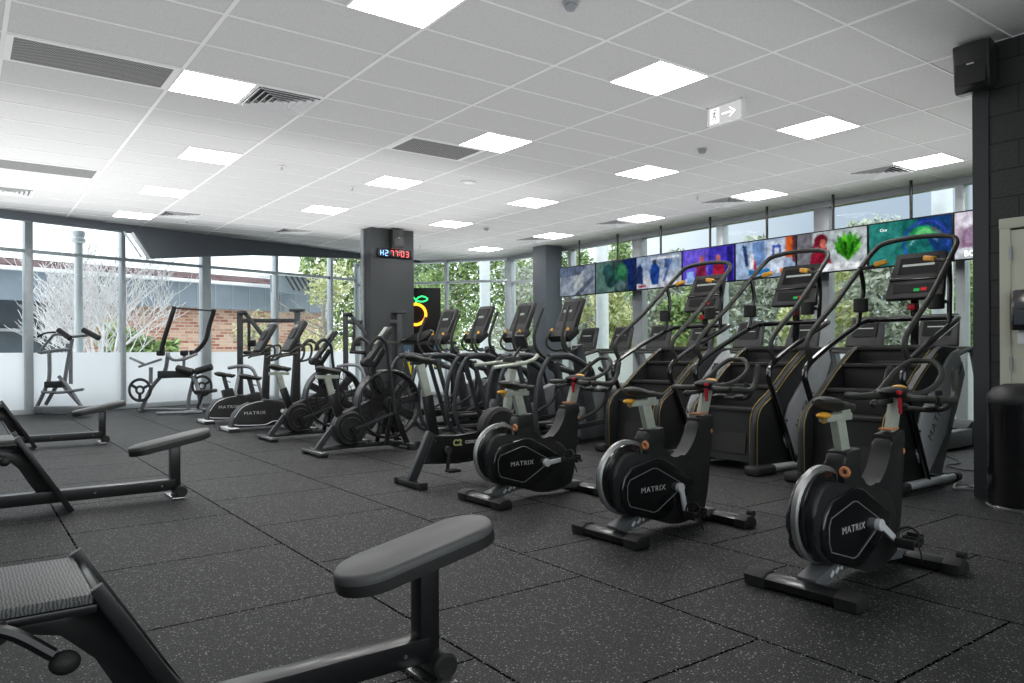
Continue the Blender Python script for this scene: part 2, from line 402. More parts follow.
def picture(name, parent, shapes, loc=(0,0,0), W=1.10, H=.60, nx=84, ny=46):
    """soft coloured picture on the plane x = const seen from -x; shapes are (colour, [(y, z)...]), later ones lie on top"""
    rnd = random.Random(4)
    bb = [(min(p[0] for p in q),max(p[0] for p in q),min(p[1] for p in q),max(p[1] for p in q)) for c,q in shapes]
    def inside(y, z, q):
        r = False; j = len(q)-1
        for i in range(len(q)):
            (y1,z1),(y2,z2) = q[i],q[j]
            if (z1 > z) != (z2 > z) and y < (y2-y1)*(z-z1)/(z2-z1)+y1: r = not r
            j = i
        return r
    def at(y, z):
        for k in range(len(shapes)-1,-1,-1):
            m = bb[k]
            if m[0] <= y <= m[1] and m[2] <= z <= m[3] and inside(y,z,shapes[k][1]): return shapes[k][0]
        return shapes[0][0]
    bm = bmesh.new(); cl = bm.loops.layers.color.new('Col'); vs, cs = {}, {}
    for i in range(nx+1):
        for j in range(ny+1):
            y, z = W*(i/nx-.5), H*(j/ny-.5); v = bm.verts.new((0,y,z)); vs[i,j] = v; a = [0,0,0]
            for k in range(4):
                c = at(max(-W*.499,min(W*.499,y+rnd.gauss(0,.009))), max(-H*.499,min(H*.499,z+rnd.gauss(0,.009))))
                for t in range(3): a[t] += c[t]/4
            d = rnd.gauss(0,.02); cs[v] = tuple(max(0,min(1,t+d)) for t in a)
    for i in range(nx):
        for j in range(ny):
            f = bm.faces.new([vs[i,j],vs[i,j+1],vs[i+1,j+1],vs[i+1,j]])
            for l in f.loops: l[cl] = (*cs[l.vert],1)
    me = bpy.data.meshes.new(name); bm.to_mesh(me); bm.free(); me.materials.append(M['pic'])
    o = bpy.data.objects.new(name, me); COL.objects.link(o); o.parent = parent; o.location = loc; return o
def disc2(cy, cz, ry, rz, n=20, a0=0, a1=2*PI): return [(cy+ry*math.cos(a0+(a1-a0)*k/n), cz+rz*math.sin(a0+(a1-a0)*k/n)) for k in range(n)]
# ================================================================== THE ROOM
XR = 10.95                                   # television window wall
def wy(X): return 16.208+.2578*(X-.58)       # raked window wall, Y of its inner face
def by(X): return 14.447+.2581*(X-.519)      # bulkhead face
CORN, FARL = (10.95,14.9), (8.4,wy(8.4))
TD = Vector((.9683,.2497,0)); TN = Vector((-.2497,.9683,0))

struct(MB().poly([(-5.3,-3.2,0),(11.3,-3.2,0),(11.3,15.0,0),(8.5,18.6,0),(-5.3,15.2,0)]).build('floor','floor'))
# main ceiling slab and raised strip behind the bulkhead
def slab(name, pts, z0, z1, m):
    b = MB(); A = [b.bm.verts.new((x,y,z0)) for x,y in pts]; B = [b.bm.verts.new((x,y,z1)) for x,y in pts]; n = len(pts)
    b.bm.faces.new(A[::-1]); b.bm.faces.new(B)
    for i in range(n): b.bm.faces.new([A[i],A[(i+1)%n],B[(i+1)%n],B[i]])
    return b.build(name, m)
struct(slab('ceiling', [(-5,-3),(11.05,-3),(11.05,14.95),(9.507,16.767),(-5,by(-5))], ZC, ZC+.15, 'ceil'))
struct(slab('ceiling', [(-5,by(-5)+.13),(9.507,16.9),(8.5,18.5),(-5,wy(-5)+.2)], 3.98, 4.1, 'ceil'))

# suspended ceiling tees
GX = lambda L: .2614+1.2*L
GY = lambda j: 5.2462+.6*j
def ymax(X): return by(X) if X < 9.5 else 14.9+(10.95-X)*1.294
b = MB()
for k in range(-4, 9):
    X = GX(k)
    if -5 < X < 11: b.box((X,(ymax(X)-3)/2,ZC-.002),(.030,ymax(X)+3,.008))
struct(b.build('trim_1','tbar'))
b = MB()
for j in range(-13, 20):
    Y = GY(j); x0 = -5 if Y < by(-5) else .519+(Y-14.447)/.2581
    x1 = 11 if Y < 14.9 else 10.95-(Y-14.9)/1.294
    if x1-x0 > .3: b.box(((x0+x1)/2,Y,ZC-.002),(x1-x0,.016,.007))
struct(b.build('trim_2','tbar'))

# bulkhead: thin strip at the left, deep raked wedge at the right, on one vertical plane
def face_prism(name, prof, m, thick=.12):
    """prof: (X, z) points on the bulkhead plane"""
    b = MB(); A = [b.bm.verts.new(Vector((X,by(X),z))) for X,z in prof]; B = [b.bm.verts.new(Vector((X,by(X),z))+TN*thick) for X,z in prof]; n = len(prof)
    b.bm.faces.new(A); b.bm.faces.new(B[::-1])
    for i in range(n): b.bm.faces.new([A[i],A[(i+1)%n],B[(i+1)%n],B[i]])
    return b.build(name, m)
struct(face_prism('wall_front', [(-5,3.30),(2.60,3.29),(2.855,2.858),(3.56,2.954),(4.93,3.129),(7.66,3.312),(9.5,3.38),(9.5,3.97),(-5,3.97)], 'bulk'))
b = MB(); p = Vector((2.50,by(2.50)-.02,3.29)); q = Vector((2.80,by(2.80)-.02,2.84)); b.bar(p,q,.06,.05,.004)
b.bar(p+Vector((-.13,-.03,0)),q+Vector((-.13,-.03,.02)),.02,.03,0); struct(b.build('trim_3','frame'))

# ---- glazed bays: frame = structure, panes are its children
WN = [0]
def bay(p, q, z1, transoms, wl, frost=1.13, m='frame', glass=True, off=(0,0), z0=.0):
    WN[0] += 1; p, q = Vector((*p,0)), Vector((*q,0)); d = (q-p); L = d.length; d.normalize(); n = Vector((-d.y,d.x,0))
    rz = math.atan2(d.y,d.x); R = Matrix.Rotation(rz,3,'Z'); b = MB()
    def bx(s0,s1,za,zb,dep=.10,o=0): b.box(p+d*((s0+s1)/2)+n*o+Vector((0,0,(za+zb)/2)),(s1-s0,dep,zb-za),.004,R)
    bx(-wl/2,wl/2,z0,z1,.16)                    # mullion
    bx(wl/2,L,z0,z0+.09,.12); bx(wl/2,L,z1-.07,z1,.10)
    for t in transoms: bx(wl/2,L,t-.03,t+.03,.09)
    f = struct(b.build('window_%d'%WN[0], m))
    g = MB(); g.box(p+d*(L/2+wl/4)+Vector((0,0,(z0+z1)/2)),(L-wl/2,.008,z1-z0-.1),0,R); g.build('pane','glass',f)
    if frost:
        g = MB(); g.box(p+d*(L/2+wl/4)-n*.012+Vector((0,0,(z0+.08+frost)/2)),(L-wl/2,.003,frost-z0-.08),0,R); g.build('frosted_film','frost',f)
    return f
mx = [-5,-3.9,-2.25,-.62,1.0,2.62,4.32,6.02,7.56]; mw = [.08,.08,.08,.08,.13,.08,.20,.08,.08]
for i, X in enumerate(mx):
    X2 = mx[i+1] if i+1 < len(mx) else 8.4
    bay((X,wy(X)),(X2,wy(X2)),3.97,[2.994],mw[i])
# far facet
P, Q = Vector((*FARL,0)), Vector((*CORN,0))
t1 = Vector((9.926,16.226,0))
bay(FARL[:2],(9.0,17.42),ZC,[2.86],.10); bay((9.0,17.42),t1[:2],ZC,[2.86],.07); bay(t1[:2],CORN,ZC,[2.86],.07)
# television wall, running towards the camera
ys = [14.9,12.57,10.52,8.5,6.55,4.53]
for i, Y in enumerate(ys):
    Y2 = ys[i+1] if i+1 < len(ys) else 2.5
    bay((XR,Y),(XR,Y2),ZC,[2.80],[.26,.10,.26,.14,.26,.12][i], m='frame_d' if i in (2,4) else 'frame')
b = MB(); b.box((XR-.02,8.7,ZC-.045),(.15,12.4,.09)); struct(b.build('trim_4','frame_d'))

# solid walls: block wall beside the camera, and the walls behind it
struct(MB().box((8.78,-.31,1.75),(5.06,5.62,3.5)).build('wall_right','block'))
struct(MB().box((6.275,2.455,1.716),(.07,.11,3.432)).build('trim_5','column'))
struct(MB().box((-5.1,6,2.1),(.2,18.4,4.2)).build('wall_left','column'))
struct(MB().box((.5,-3.1,.35),(11.4,.2,.7)).build('wall_back','column'))

# added glazing behind the camera, unseen, lets sky in as fill light
for x in (5.6,2.9,.2,-2.5): bay((x,-3.05),(x-2.7,-3.05),ZC,[2.8],.09,frost=0,z0=.7)

# cream door in the block wall
dr = struct(MB().box((6.236,1.83,1.0),(.02,.86,2.0),.003).build('door_1','cream'))
b = MB(); b.box((6.236,2.285,1.04),(.04,.07,2.08),.004); b.box((6.236,1.36,1.04),(.04,.07,2.08),.004); b.box((6.235,1.822,2.052),(.044,1.0,.076),.004)
b.build('door_frame','cream',dr)
for z in (1.83,1.02,.28): MB().cyl((6.214,2.248,z-.05),(6.214,2.248,z+.05),.008,n=10).build('hinge','frame_d',dr)

# square columns
c = MB().box((6.575,12.86,1.72),(.90,.34,3.44),.01).build('wall_column','column'); struct(c)
MB().box((6.12,13.02,1.72),(.05,.10,3.4),.005).build('corner_strip','frame_d',c)
struct(MB().box((10.49,12.88,1.72),(.46,.46,3.44),.01).build('wall_column','bulk'))

# ---- ceiling fittings
LT = [(1.75,-1.5,'large LED ceiling panel, nearest the camera at the top edge'),
 (3.75,-1.5,'square LED ceiling panel in front of the exit sign'),
 (5.75,-1.5,'square LED ceiling panel right of the exit sign'),
 (7.75,-1.5,'LED ceiling panel beside the block wall corner and a vent'),
 (1.25,2.5,'LED ceiling panel between the long grille and a square vent'),
 (3.75,2.5,'LED ceiling panel touching the end of the mid ceiling grille'),
 (5.75,2.5,'LED ceiling panel behind and left of the exit sign'),
 (7.75,2.5,'LED ceiling panel above the purple television, beside a vent'),
 (1.75,6.5,'LED ceiling panel second in the left row, beyond the square vent'),
 (3.75,6.5,'LED ceiling panel behind the mid ceiling grille'),
 (5.75,6.5,'LED ceiling panel in the middle row, above the elliptical trainers'),
 (7.75,6.5,'LED ceiling panel beside a vent, above the dark green television'),
 (1.75,10.5,'LED ceiling panel third in the left row'),
 (3.75,10.5,'LED ceiling panel left of the charcoal column'),
 (5.75,10.5,'LED ceiling panel just right of the charcoal column top'),
 (7.75,10.5,'LED ceiling panel beside a vent, in front of the far grey column'),
 (1.75,14.3,'LED ceiling panel last in the left row, close to the bulkhead'),
 (7.75,14.5,'farthest LED ceiling panel, close to the far windows')]
b = MB()
for s in (-1,1): b.box((s*.293,0,0),(.014,.6,.012)); b.box((0,s*.293,0),(.572,.014,.012))
for i, (L_, j, lab) in enumerate(LT):
    if i == 0:
        r0 = empty('ceiling_light'); b.build('light_frame','tbar',r0); MB().box((0,0,-.001),(.575,.575,.006)).build('diffuser','led',r0); r = r0
    else: r = dup(r0)
    r.location = (GX(L_), GY(j), ZC-.006); tag(r, lab, 'ceiling light', 'LED ceiling panels')

DF = [(1.75,2.5,'square louvred ceiling vent touching a light panel, top left'),
 (7.8,-.5,'square ceiling vent beside the light panel next to the block wall'),
 (2.25,13.5,'square ceiling vent near the bulkhead, above the upright bikes'),
 (.25,12.5,'square ceiling vent at the far left edge near the windows'),
 (4.05,14.5,'square ceiling vent near the bulkhead, left of the charcoal column'),
 (7.75,7.5,'square ceiling vent above the blue and dark green televisions'),
 (7.75,3.5,'square ceiling vent above the purple television'),
 (7.75,11.5,'square ceiling vent in front of the far grey column')]
for i, (L_, j, lab) in enumerate(DF):
    if i == 0:
        r0 = empty('ceiling_vent'); MB().box((0,0,.004),(.58,.58,.006)).build('backing','ring',r0)
        b = MB()
        for k in range(5):
            h = .275-.055*k
            for a in range(4):
                R = Matrix.Rotation(a*PI/2,3,'Z'); p = R@Vector((h-.013,0,-.008))
                b.box(p,(.040,2*h-.03,.003),0,R@Matrix.Rotation(math.radians(38),3,'Y'))
        b.build('louvres','white',r0)
        b = MB()
        for s in (-1,1): b.box((s*.29,0,0),(.022,.6,.014)); b.box((0,s*.29,0),(.558,.022,.014))
        b.build('vent_frame','tbar',r0); r = r0
    else: r = dup(r0)
    r.location = (GX(L_), GY(j), ZC-.008); tag(r, lab, 'air vent', 'square ceiling vents')
for i, (L_, j, w, lab) in enumerate([(.5,2.5,1.2,'long perforated return air grille, nearest, at the top left'),(3.42,3.5,1.0,'perforated return air grille in the middle of the ceiling'),(.5,9.5,1.2,'long perforated grille far left, above the bench machines')]):
    r = tag(empty('return_grille',(GX(L_),GY(j),ZC-.006)), lab, 'air grille', 'long return air grilles')
    MB().box((0,0,0),(w-.10,.52,.006)).build('perforated_panel','grille',r)
    b = MB()
    for s in (-1,1): b.box((s*(w/2-.035),0,-.002),(.05,.58,.010)); b.box((0,s*.275,-.002),(w-.12,.03,.010))
    b.build('grille_frame','tbar',r)

DT = [(2.49,-2.52,'ceiling smoke detector at the top edge of the view',1),(5.49,.58,'ceiling smoke detector behind the exit sign',1),
 (4.43,5.51,'white ring shaped ceiling detector behind the mid grille',2),(2.46,6.49,'small ceiling sprinkler beside the left light row',0),
 (3.47,7.51,'small ceiling sprinkler in front of the light beside the column',0),(2.44,14.33,'small ceiling sprinkler near the bulkhead vent',0),
 (6.41,10.55,'dark ceiling camera dome right of the charcoal column',1),(6.55,15.24,'small ceiling sprinkler close to the far windows',0),
 (7.19,3.52,'small ceiling sprinkler beside the vent over the televisions',0)]
for L_, j, lab, k in DT:
    nm = ['ceiling_sprinkler','smoke_detector','ceiling_detector'][k]
    r = tag(empty(nm,(GX(L_),GY(j),ZC-.004)), lab, ['sprinkler','smoke detector','detector'][k])
    if k == 0:
        MB().lathe([(.035,0),(.035,-.005),(.012,-.01)]).build('escutcheon','tbar',r); MB().cyl((0,0,-.01),(0,0,-.04),.008,n=10).cyl((0,0,-.040),(0,0,-.044),.022,n=14).build('nozzle','frame_d',r)
    elif k == 1:
        MB().lathe([(.055,0),(.055,-.012),(.045,-.016)]).build('detector_base','frame_d',r); MB().lathe([(.045,-.016),(.045,-.03),(.03,-.05),(.0001,-.055)]).build('sensor','mframe',r)
    else:
        MB().ring((0,0,-.006),.09,.012,'z').build('bezel','white',r); MB().lathe([(.08,-.001),(.05,-.012),(.0001,-.016)]).build('lens','tbar',r)

# exit sign hanging under the ceiling
ex = tag(empty('exit_sign',(5.744,4.425,0)), 'hanging exit sign with running man and arrow', 'exit sign')
MB().box((.03,0,3.345),(.05,.40,.19),.012).build('housing','white',ex)
MB().box((0,0,3.335),(.006,.375,.165),.003).build('face','exitface',ex)
b = MB()
for s in (-1,1): b.box((-.004,s*.192,3.335),(.012,.012,.19)); b.box((-.004,0,3.335+s*.09),(.012,.395,.010))
b.build('bezel','white',ex)
MB().box((.03,0,3.435-.012),(.06,.36,.02)).build('mounting_plate','frame_d',ex)
# pictogram (facing -x): doorway panel with running figure, then arrow
picw = MB().box((-.0045,.115,3.335),(.002,.105,.14)); picw.build('doorway','exitwhite',ex)
b = MB(); X = -.0065
def seg(y0,z0,y1,z1,w):
    b.bar((X,y0,z0),(X,y1,z1),.002,w) if False else b.poly([(X,y0+(z1-z0)/math.hypot(y1-y0,z1-z0)*w/2,z0-(y1-y0)/math.hypot(y1-y0,z1-z0)*w/2),(X,y1+(z1-z0)/math.hypot(y1-y0,z1-z0)*w/2,z1-(y1-y0)/math.hypot(y1-y0,z1-z0)*w/2),(X,y1-(z1-z0)/math.hypot(y1-y0,z1-z0)*w/2,z1+(y1-y0)/math.hypot(y1-y0,z1-z0)*w/2),(X,y0-(z1-z0)/math.hypot(y1-y0,z1-z0)*w/2,z0+(y1-y0)/math.hypot(y1-y0,z1-z0)*w/2)])
b.poly([(X,.108+.011*math.cos(a),3.388+.011*math.sin(a)) for a in [2*PI*k/14 for k in range(14)]])
for s_ in [(.112,3.372,.122,3.332,.018),(.114,3.368,.092,3.356,.009),(.092,3.356,.082,3.368,.008),(.116,3.366,.142,3.362,.009),(.142,3.362,.146,3.342,.008),
           (.122,3.334,.100,3.318,.011),(.100,3.318,.106,3.288,.010),(.122,3.334,.134,3.306,.011),(.134,3.306,.156,3.296,.010)]: seg(*s_)
b.build('running_figure','exitgrey',ex)
b = MB(); X = -.0045
b.poly([(X,.035,3.343),(X,-.075,3.343),(X,-.075,3.327),(X,.035,3.327)]); b.poly([(X,-.060,3.382),(X,-.125,3.335),(X,-.060,3.288),(X,-.060,3.305),(X,-.098,3.335),(X,-.060,3.365)])
b.poly([(X,-.045,3.38),(X,-.062,3.38),(X,-.125,3.335),(X,-.108,3.335)]); b.poly([(X,-.045,3.29),(X,-.062,3.29),(X,-.125,3.335),(X,-.108,3.335)])
b.build('arrow','exitwhite',ex)

# wall speaker on the block wall
def speaker(loc, rz, lab):
    r = tag(empty('wall_speaker',loc,rz), lab, 'speaker')
    # faces -x in its own frame
    b = MB(); b.prism([(-.19,-.15),(-.22,.17),(-.18,.19),(-.03,.16),(-.03,-.10),(-.10,-.18),(-.17,-.18)],-.125,.125,.016).build('speaker_cabinet','black',r)
    MB().box((-.207,0,.01),(.006,.21,.29),.003,(0,math.radians(5.4),0)).build('speaker_grille','plastic',r)
    MB().box((-.214,0,.02),(.004,.05,.010),0,(0,math.radians(5.4),0)).build('badge','letter',r)
    MB().bar((-.04,0,0),(.0,0,0),.08,.12,.004).build('wall_bracket','black',r); return r
speaker((6.248,2.44,3.225), 0, 'black speaker high on the block wall corner')
speaker((6.60,12.69,3.22), PI/2, 'black speaker near the top of the charcoal column')

# digital clock on the column
ck = tag(empty('digital_clock',(6.60,12.685,2.965)), 'digital timer with blue and red digits on the charcoal column', 'clock')
MB().box((0,-.02,0),(.72,.045,.155),.008).build('clock_housing','clock',ck)
SEG = {'H':'bcefg','2':'abged','7':'abc','1':'bc','0':'abcdef','3':'abgcd','A':'abcefg'}
def digit(b, ch, x, w=.055, h=.10, t=.011, y=-.046):
    xs = {'a':((0,h),(w,h)),'b':((w,h),(w,h/2)),'c':((w,h/2),(w,0)),'d':((0,0),(w,0)),'e':((0,h/2),(0,0)),'f':((0,h),(0,h/2)),'g':((0,h/2),(w,h/2))}
    for s_ in SEG[ch]:
        (a0,c0),(a1,c1) = xs[s_]
        if a0 == a1: b.box((x+a0,y,(c0+c1)/2-h/2),(t,.004,abs(c1-c0)-.008))
        else: b.box((x+(a0+a1)/2,y,c0-h/2),(w-.008,.004,t))
b = MB(); digit(b,'H',-.30); digit(b,'2',-.205); b.build('blue_digits','led_blue',ck)
b = MB()
for ch, x in (('7',-.09),('7',.0),('0',.13),('3',.23)): digit(b,ch,x)
for z in (-.02,.02): b.box((.092,-.046,z),(.012,.004,.012))
b.build('red_digits','led_red',ck)

# dispenser on the door and bin beneath it
dp = tag(empty('paper_dispenser',(6.226,2.055,1.40)), 'glossy black paper dispenser on the cream door with paper showing', 'dispenser')
MB().prism([(-.16,-.14),(-.17,.02),(-.13,.15),(0,.15),(0,-.14)],-.14,.14,.02).build('dispenser_body','gloss',dp)
MB().box((-.166,.02,-.02),(.006,.19,.16),.003).build('window_panel','darkwin',dp)
MB().box((-.10,0,-.19),(.05,.22,.10),.01).build('paper_towel','white',dp)
bn = tag(empty('waste_bin',(6.02,2.115,0)), 'tall round black bin with chrome base ring by the wall', 'bin')
MB().lathe([(.195,.02),(.205,.06),(.205,.74)],n=40).build('bin_body','gloss',bn)
MB().lathe([(.208,.742),(.212,.76),(.205,.80),(.17,.85),(.10,.878),(.0001,.885)],n=40).build('domed_lid','plastic',bn)
MB().lathe([(.20,.0),(.214,.004),(.214,.022),(.20,.03)],n=40).build('base_ring','steel',bn)

# ---- televisions on ceiling poles
TV = []
ty = [12.33,11.19,10.05,8.91,7.78,6.65,5.52,4.39]   # centre Y of each set is between these
tw, th, tz = 1.13, .635, 2.585
C_ = lambda h: tuple(int(h[i:i+2],16)/255 for i in (0,2,4))
F = lambda h: (C_(h), [(-.55,-.30),(.55,-.30),(.55,.30),(-.55,.30)])
def R2(h,y0,z0,y1,z1): return (C_(h), [(y0,z0),(y1,z0),(y1,z1),(y0,z1)])
def Q2(h,*p): return (C_(h), list(p))
def E2(h,cy,cz,ry,rz): return (C_(h), disc2(cy,cz,ry,rz))
def arc(h,cy,cz,ry,rz,w,a0,a1,n=18):
    o = disc2(cy,cz,ry,rz,n,a0,a1); i = disc2(cy,cz,ry-w,rz-w,n,a0,a1); return (C_(h), o+i[::-1])
# screen coordinates: +y is the viewer's left
SC = [
 ('grey blue blurred picture on the television farthest from the block wall', [F('7d8797'),R2('a5a9ab',-.2,-.3,.1,.25),Q2('5c6880',(.55,.3),(.55,.1),(-.1,.12),(-.3,.3)),Q2('8f9aa8',(.5,-.3),(.5,-.1),(.1,.05),(-.1,-.1),(.1,-.3)),Q2('4f5a6b',(.1,-.3),(-.1,-.3),(-.5,-.02),(-.5,.08)),E2('a9aeb0',-.05,-.05,.16,.12)]),
 ('television showing a dark green blur inside a navy ring', [F('33484a'),Q2('16275a',(-.2,.3),(-.55,.3),(-.55,-.3),(-.36,-.3),(-.34,.1)),Q2('52706a',(.55,.3),(.1,.3),(.0,-.3),(.55,-.3)),E2('1f3d3c',.12,-.02,.17,.2),E2('2a5f48',-.16,.05,.19,.19),E2('357a50',-.19,.09,.12,.10),E2('4f6668',-.15,-.2,.14,.10),E2('2a4f50',.2,.12,.16,.13)]),
 ('television showing figures in blue on a pale ground', [F('a8b4c8'),R2('8fa0bb',-.55,.02,.55,.3),R2('c2c8d2',-.55,-.3,.55,-.12),Q2('20305c',(.50,-.2),(.38,-.22),(.40,.1),(.46,.18),(.55,.1),(.55,-.2)),Q2('1d3f86',(.16,-.24),(-.0,-.24),(-.04,.05),(.06,.16),(.16,.14),(.22,.0)),E2('23304f',.10,.19,.04,.05),Q2('4e6aa0',(-.1,-.2),(-.16,-.2),(-.34,.2),(-.26,.2)),Q2('3e507a',(-.14,.05),(-.24,.05),(-.26,.26),(-.16,.26)),R2('b02848',.32,-.27,.50,-.235),R2('dfe2e8',-.5,.22,.2,.26)]),
 ('television showing two people in red on a purple set', [F('5a48c8'),R2('4036b0',-.55,-.3,-.02,.3),R2('6d5ad6',-.0,-.1,.5,.3),R2('c8d4ee',-.5,-.3,.5,-.2),Q2('7c2440',(.26,-.2),(.02,-.2),(.04,.0),(.10,.06),(.18,.06),(.24,.0)),E2('b05a5a',.13,.11,.05,.07),Q2('a02038',(-.10,-.2),(-.36,-.2),(-.34,.0),(-.26,.05),(-.20,.05),(-.12,.0)),E2('b86868',-.22,.10,.05,.07),R2('8fb0e8',.3,-.28,.46,-.08),R2('251e70',-.52,-.3,-.4,.28)]),
 ('television showing a pale studio with red, blue and orange shapes', [F('9fb6d6'),R2('c9d6e8',-.35,-.25,-.05,.28),R2('6f92c6',.0,-.1,.22,.28),Q2('253a66',(.42,.25),(.34,.25),(.30,-.1),(.36,-.1)),Q2('c02a4a',(.26,.05),(.20,.05),(.12,-.24),(.20,-.24)),R2('e8edf4',.2,-.2,.28,.1),R2('3b4fa0',-.30,.0,-.14,.2),R2('d6dcea',-.26,.05,-.18,.15),R2('d0602a',-.50,-.02,-.38,.3),R2('5a2c30',-.55,-.1,-.50,.3),R2('e07a28',-.38,-.26,-.28,-.18),R2('2c6ea8',-.1,-.25,.3,-.16)]),
 ('television showing a person in red beside a bright green plant', [F('b9c3c6'),R2('6c6a72',.30,-.2,.55,.3),R2('dfe4ea',-.55,-.3,.55,-.19),Q2('8a1a30',(.34,-.18),(-.02,-.18),(.06,.06),(.16,.16),(.28,.14)),E2('6a1626',.16,.17,.11,.10),E2('c06a5c',.12,.12,.05,.07),Q2('7c8086',(.55,-.1),(.2,.1),(.2,.05),(.55,-.16)),R2('f4f6f8',-.5,-.27,.2,-.25)]
   + [Q2(c,(-.27,-.17),(-.27+l*math.cos(t-.22),.0+l*math.sin(t-.22)*.9),(-.27+1.35*l*math.cos(t),.02+1.25*l*math.sin(t)),(-.27+l*math.cos(t+.22),.0+l*math.sin(t+.22)*.9)) for k,(t,l,c) in enumerate([(.1,.17,'1f6414'),(.5,.19,'3f9a22'),(.9,.20,'2b7a18'),(1.3,.2,'58b82c'),(1.7,.2,'2f8a1c'),(2.1,.2,'49a828'),(2.5,.19,'1f6414'),(2.9,.17,'63c234'),(-.3,.14,'2b7a18'),(3.4,.14,'3f9a22'),(1.1,.11,'123c0c'),(2.3,.11,'0f340a'),(.3,.10,'184a10')])]),
 ('television showing a teal picture with a green dome inside a blue ring', [F('1d6d68'),Q2('1a3f74',(-.1,.3),(-.55,.3),(-.55,-.3),(-.40,-.3)),R2('2a8078',.1,-.3,.55,.3),arc('3246b8',-.22,-.02,.30,.29,.03,-.6,PI+.6),(C_('2ba05c'), disc2(-.20,.02,.22,.17,20,0,PI)),(C_('66c87a'), disc2(-.20,.07,.12,.09,20,0,PI)),Q2('5a6468',(-.42,.02),(-.50,.0),(-.34,.16),(-.28,.16)),arc('8fb4c0',-.2,-.10,.20,.16,.015,.3,PI-.3)]),
 ('television nearest the block wall showing a pinkish tower picture', [F('b8a6b8'),R2('d9d3df',-.55,.1,.55,.3),Q2('8a6c86',(.50,-.2),(.10,-.2),(.14,.06),(.3,.14),(.44,.06)),R2('a288a4',.18,-.1,.42,.1),R2('cfd6de',-.55,-.3,.55,-.16)])]
for i, (lab, sh) in enumerate(SC):
    yc = ty[i]-tw/2+.57-.555; X = 10.40
    yc = 12.36-1.135*(i+.5)
    r = tag(empty('television',(X,yc,tz)), lab, 'television', 'ceiling hung televisions')
    MB().box((.022,0,0),(.04,1.13,.64),.006).build('tv_cabinet','screenk',r)
    picture('screen_image', r, sh, (-.0005,0,0))
    if i == 6: text('Clue', .055, 'screen_caption', 'exitwhite', r, (-.012,.34,.2), (PI/2,0,-PI/2), extrude=0)
    if i == 7: text('BOX', .10, 'screen_caption', 'exitwhite', r, (-.012,.33,-.24), (PI/2,0,-PI/2), extrude=0, bold=.003)
    MB().cyl((.07,0,.2),(.07,0,ZC-tz),.021,n=12).build('ceiling_pole','black',r) if i < 8 else None
    MB().box((.055,0,.05),(.03,1.0,.30),.004).build('mount_plate','black',r)

# large dark screen with neon fruit beyond the column
sx = tag(empty('floor_screen',(7.35,13.35,0),-.6357), 'large dark screen on a stand beyond the charcoal column', 'screen')
MB().box((.0,0,1.72),(1.15,.05,1.36),.008).build('display_panel','screenk',sx)
MB().box((-.2,.04,.75),(.08,.05,1.5),.004).build('stand_pole','black',sx); MB().box((-.2,.04,.02),(.7,.45,.04),.008).build('stand_base','black',sx)
fc = struct_ = None
nf = tag(empty('neon_sign',(7.37,13.23,1.86),-.6357), 'neon orange fruit outline with green leaf on the dark screen', 'neon sign')
MB().ring((0,-.065,0),.205,.028,'y').build('orange_ring','neon_o',nf)
MB().tube([(.01,-.06,.28),(.06,-.06,.34),(.15,-.06,.36),(.24,-.06,.31),(.17,-.06,.26),(.07,-.06,.26)],.014,n=6,closed=True).tube([(.0,-.06,.23),(.01,-.06,.28),(-.05,-.06,.35)],.012,n=6).build('green_leaf','neon_g',nf)

# power board and leads on the floor by the wall corner
pb = tag(empty('power_board',(7.16,2.76,0),.15), 'white power board on the floor behind the nearest stair climber', 'power board')
MB().box((0,0,.025),(.42,.09,.045),.01).build('board_body','white',pb); MB().box((.12,0,.065),(.06,.06,.04),.006).box((-.05,0,.06),(.05,.05,.035),.006).build('plug','wcable',pb)
tag(MB().tube([(6.93,2.70,.03),(6.80,2.67,.012),(6.62,2.68,.012),(6.42,2.70,.012),(6.5,2.60,.012),(6.62,2.68,.014),(6.55,2.76,.03),(6.40,2.72,.014),(6.36,2.64,.03),(6.48,2.57,.012),(6.66,2.63,.012)],.008,n=6).build('coiled_lead','wcable'), 'white electrical lead coiled on the floor at the wall corner', 'cable')
tag(MB().tube([(7.3,2.80,.04),(7.4,3.0,.02),(7.45,3.1,.012),(7.6,3.3,.012),(7.9,3.3,.012),(8.3,3.6,.012)],.007,n=6).build('floor_cable','cable'), 'black power cable looping from the white power board to a treadmill', 'cable')
tag(MB().tube([(7.15,3.6,.05),(7.25,3.45,.012),(7.5,3.5,.012),(7.9,3.75,.012),(8.4,3.9,.012)],.007,n=6).build('floor_cable','cable'), 'black cable trailing behind the nearest stair climber', 'cable')
# ================================================================== MACHINES  (local: +x the way the rider faces, -y the side the camera sees)
def saddle(mb, c, L=.27, wn=.022, wr=.075, tilt=0, th=.036):
    """padded saddle: tail at c, nose towards +x"""
    secs = []; N = 12
    for i in range(N):
        t = i/(N-1); x = L*t
        w = wn+(wr-wn)*(1/(1+math.exp((t-.45)*11)))
        e = min(1, (t/.16)**.5 if t < .16 else 1, ((1-t)/.14)**.5 if t > .86 else 1); e = max(e,.30)
        z = .016*math.cos(t*PI*1.3)+tilt*t-.010*(t > .8); h = th*(.8+.2*(t < .5))*max(e,.45)
        secs.append([Vector(c)+Vector((x, w*e*math.cos(2*PI*k/14), z+h*math.sin(2*PI*k/14)*(.75 if math.sin(2*PI*k/14) > 0 else 1))) for k in range(14)])
    mb.loft(secs); return mb

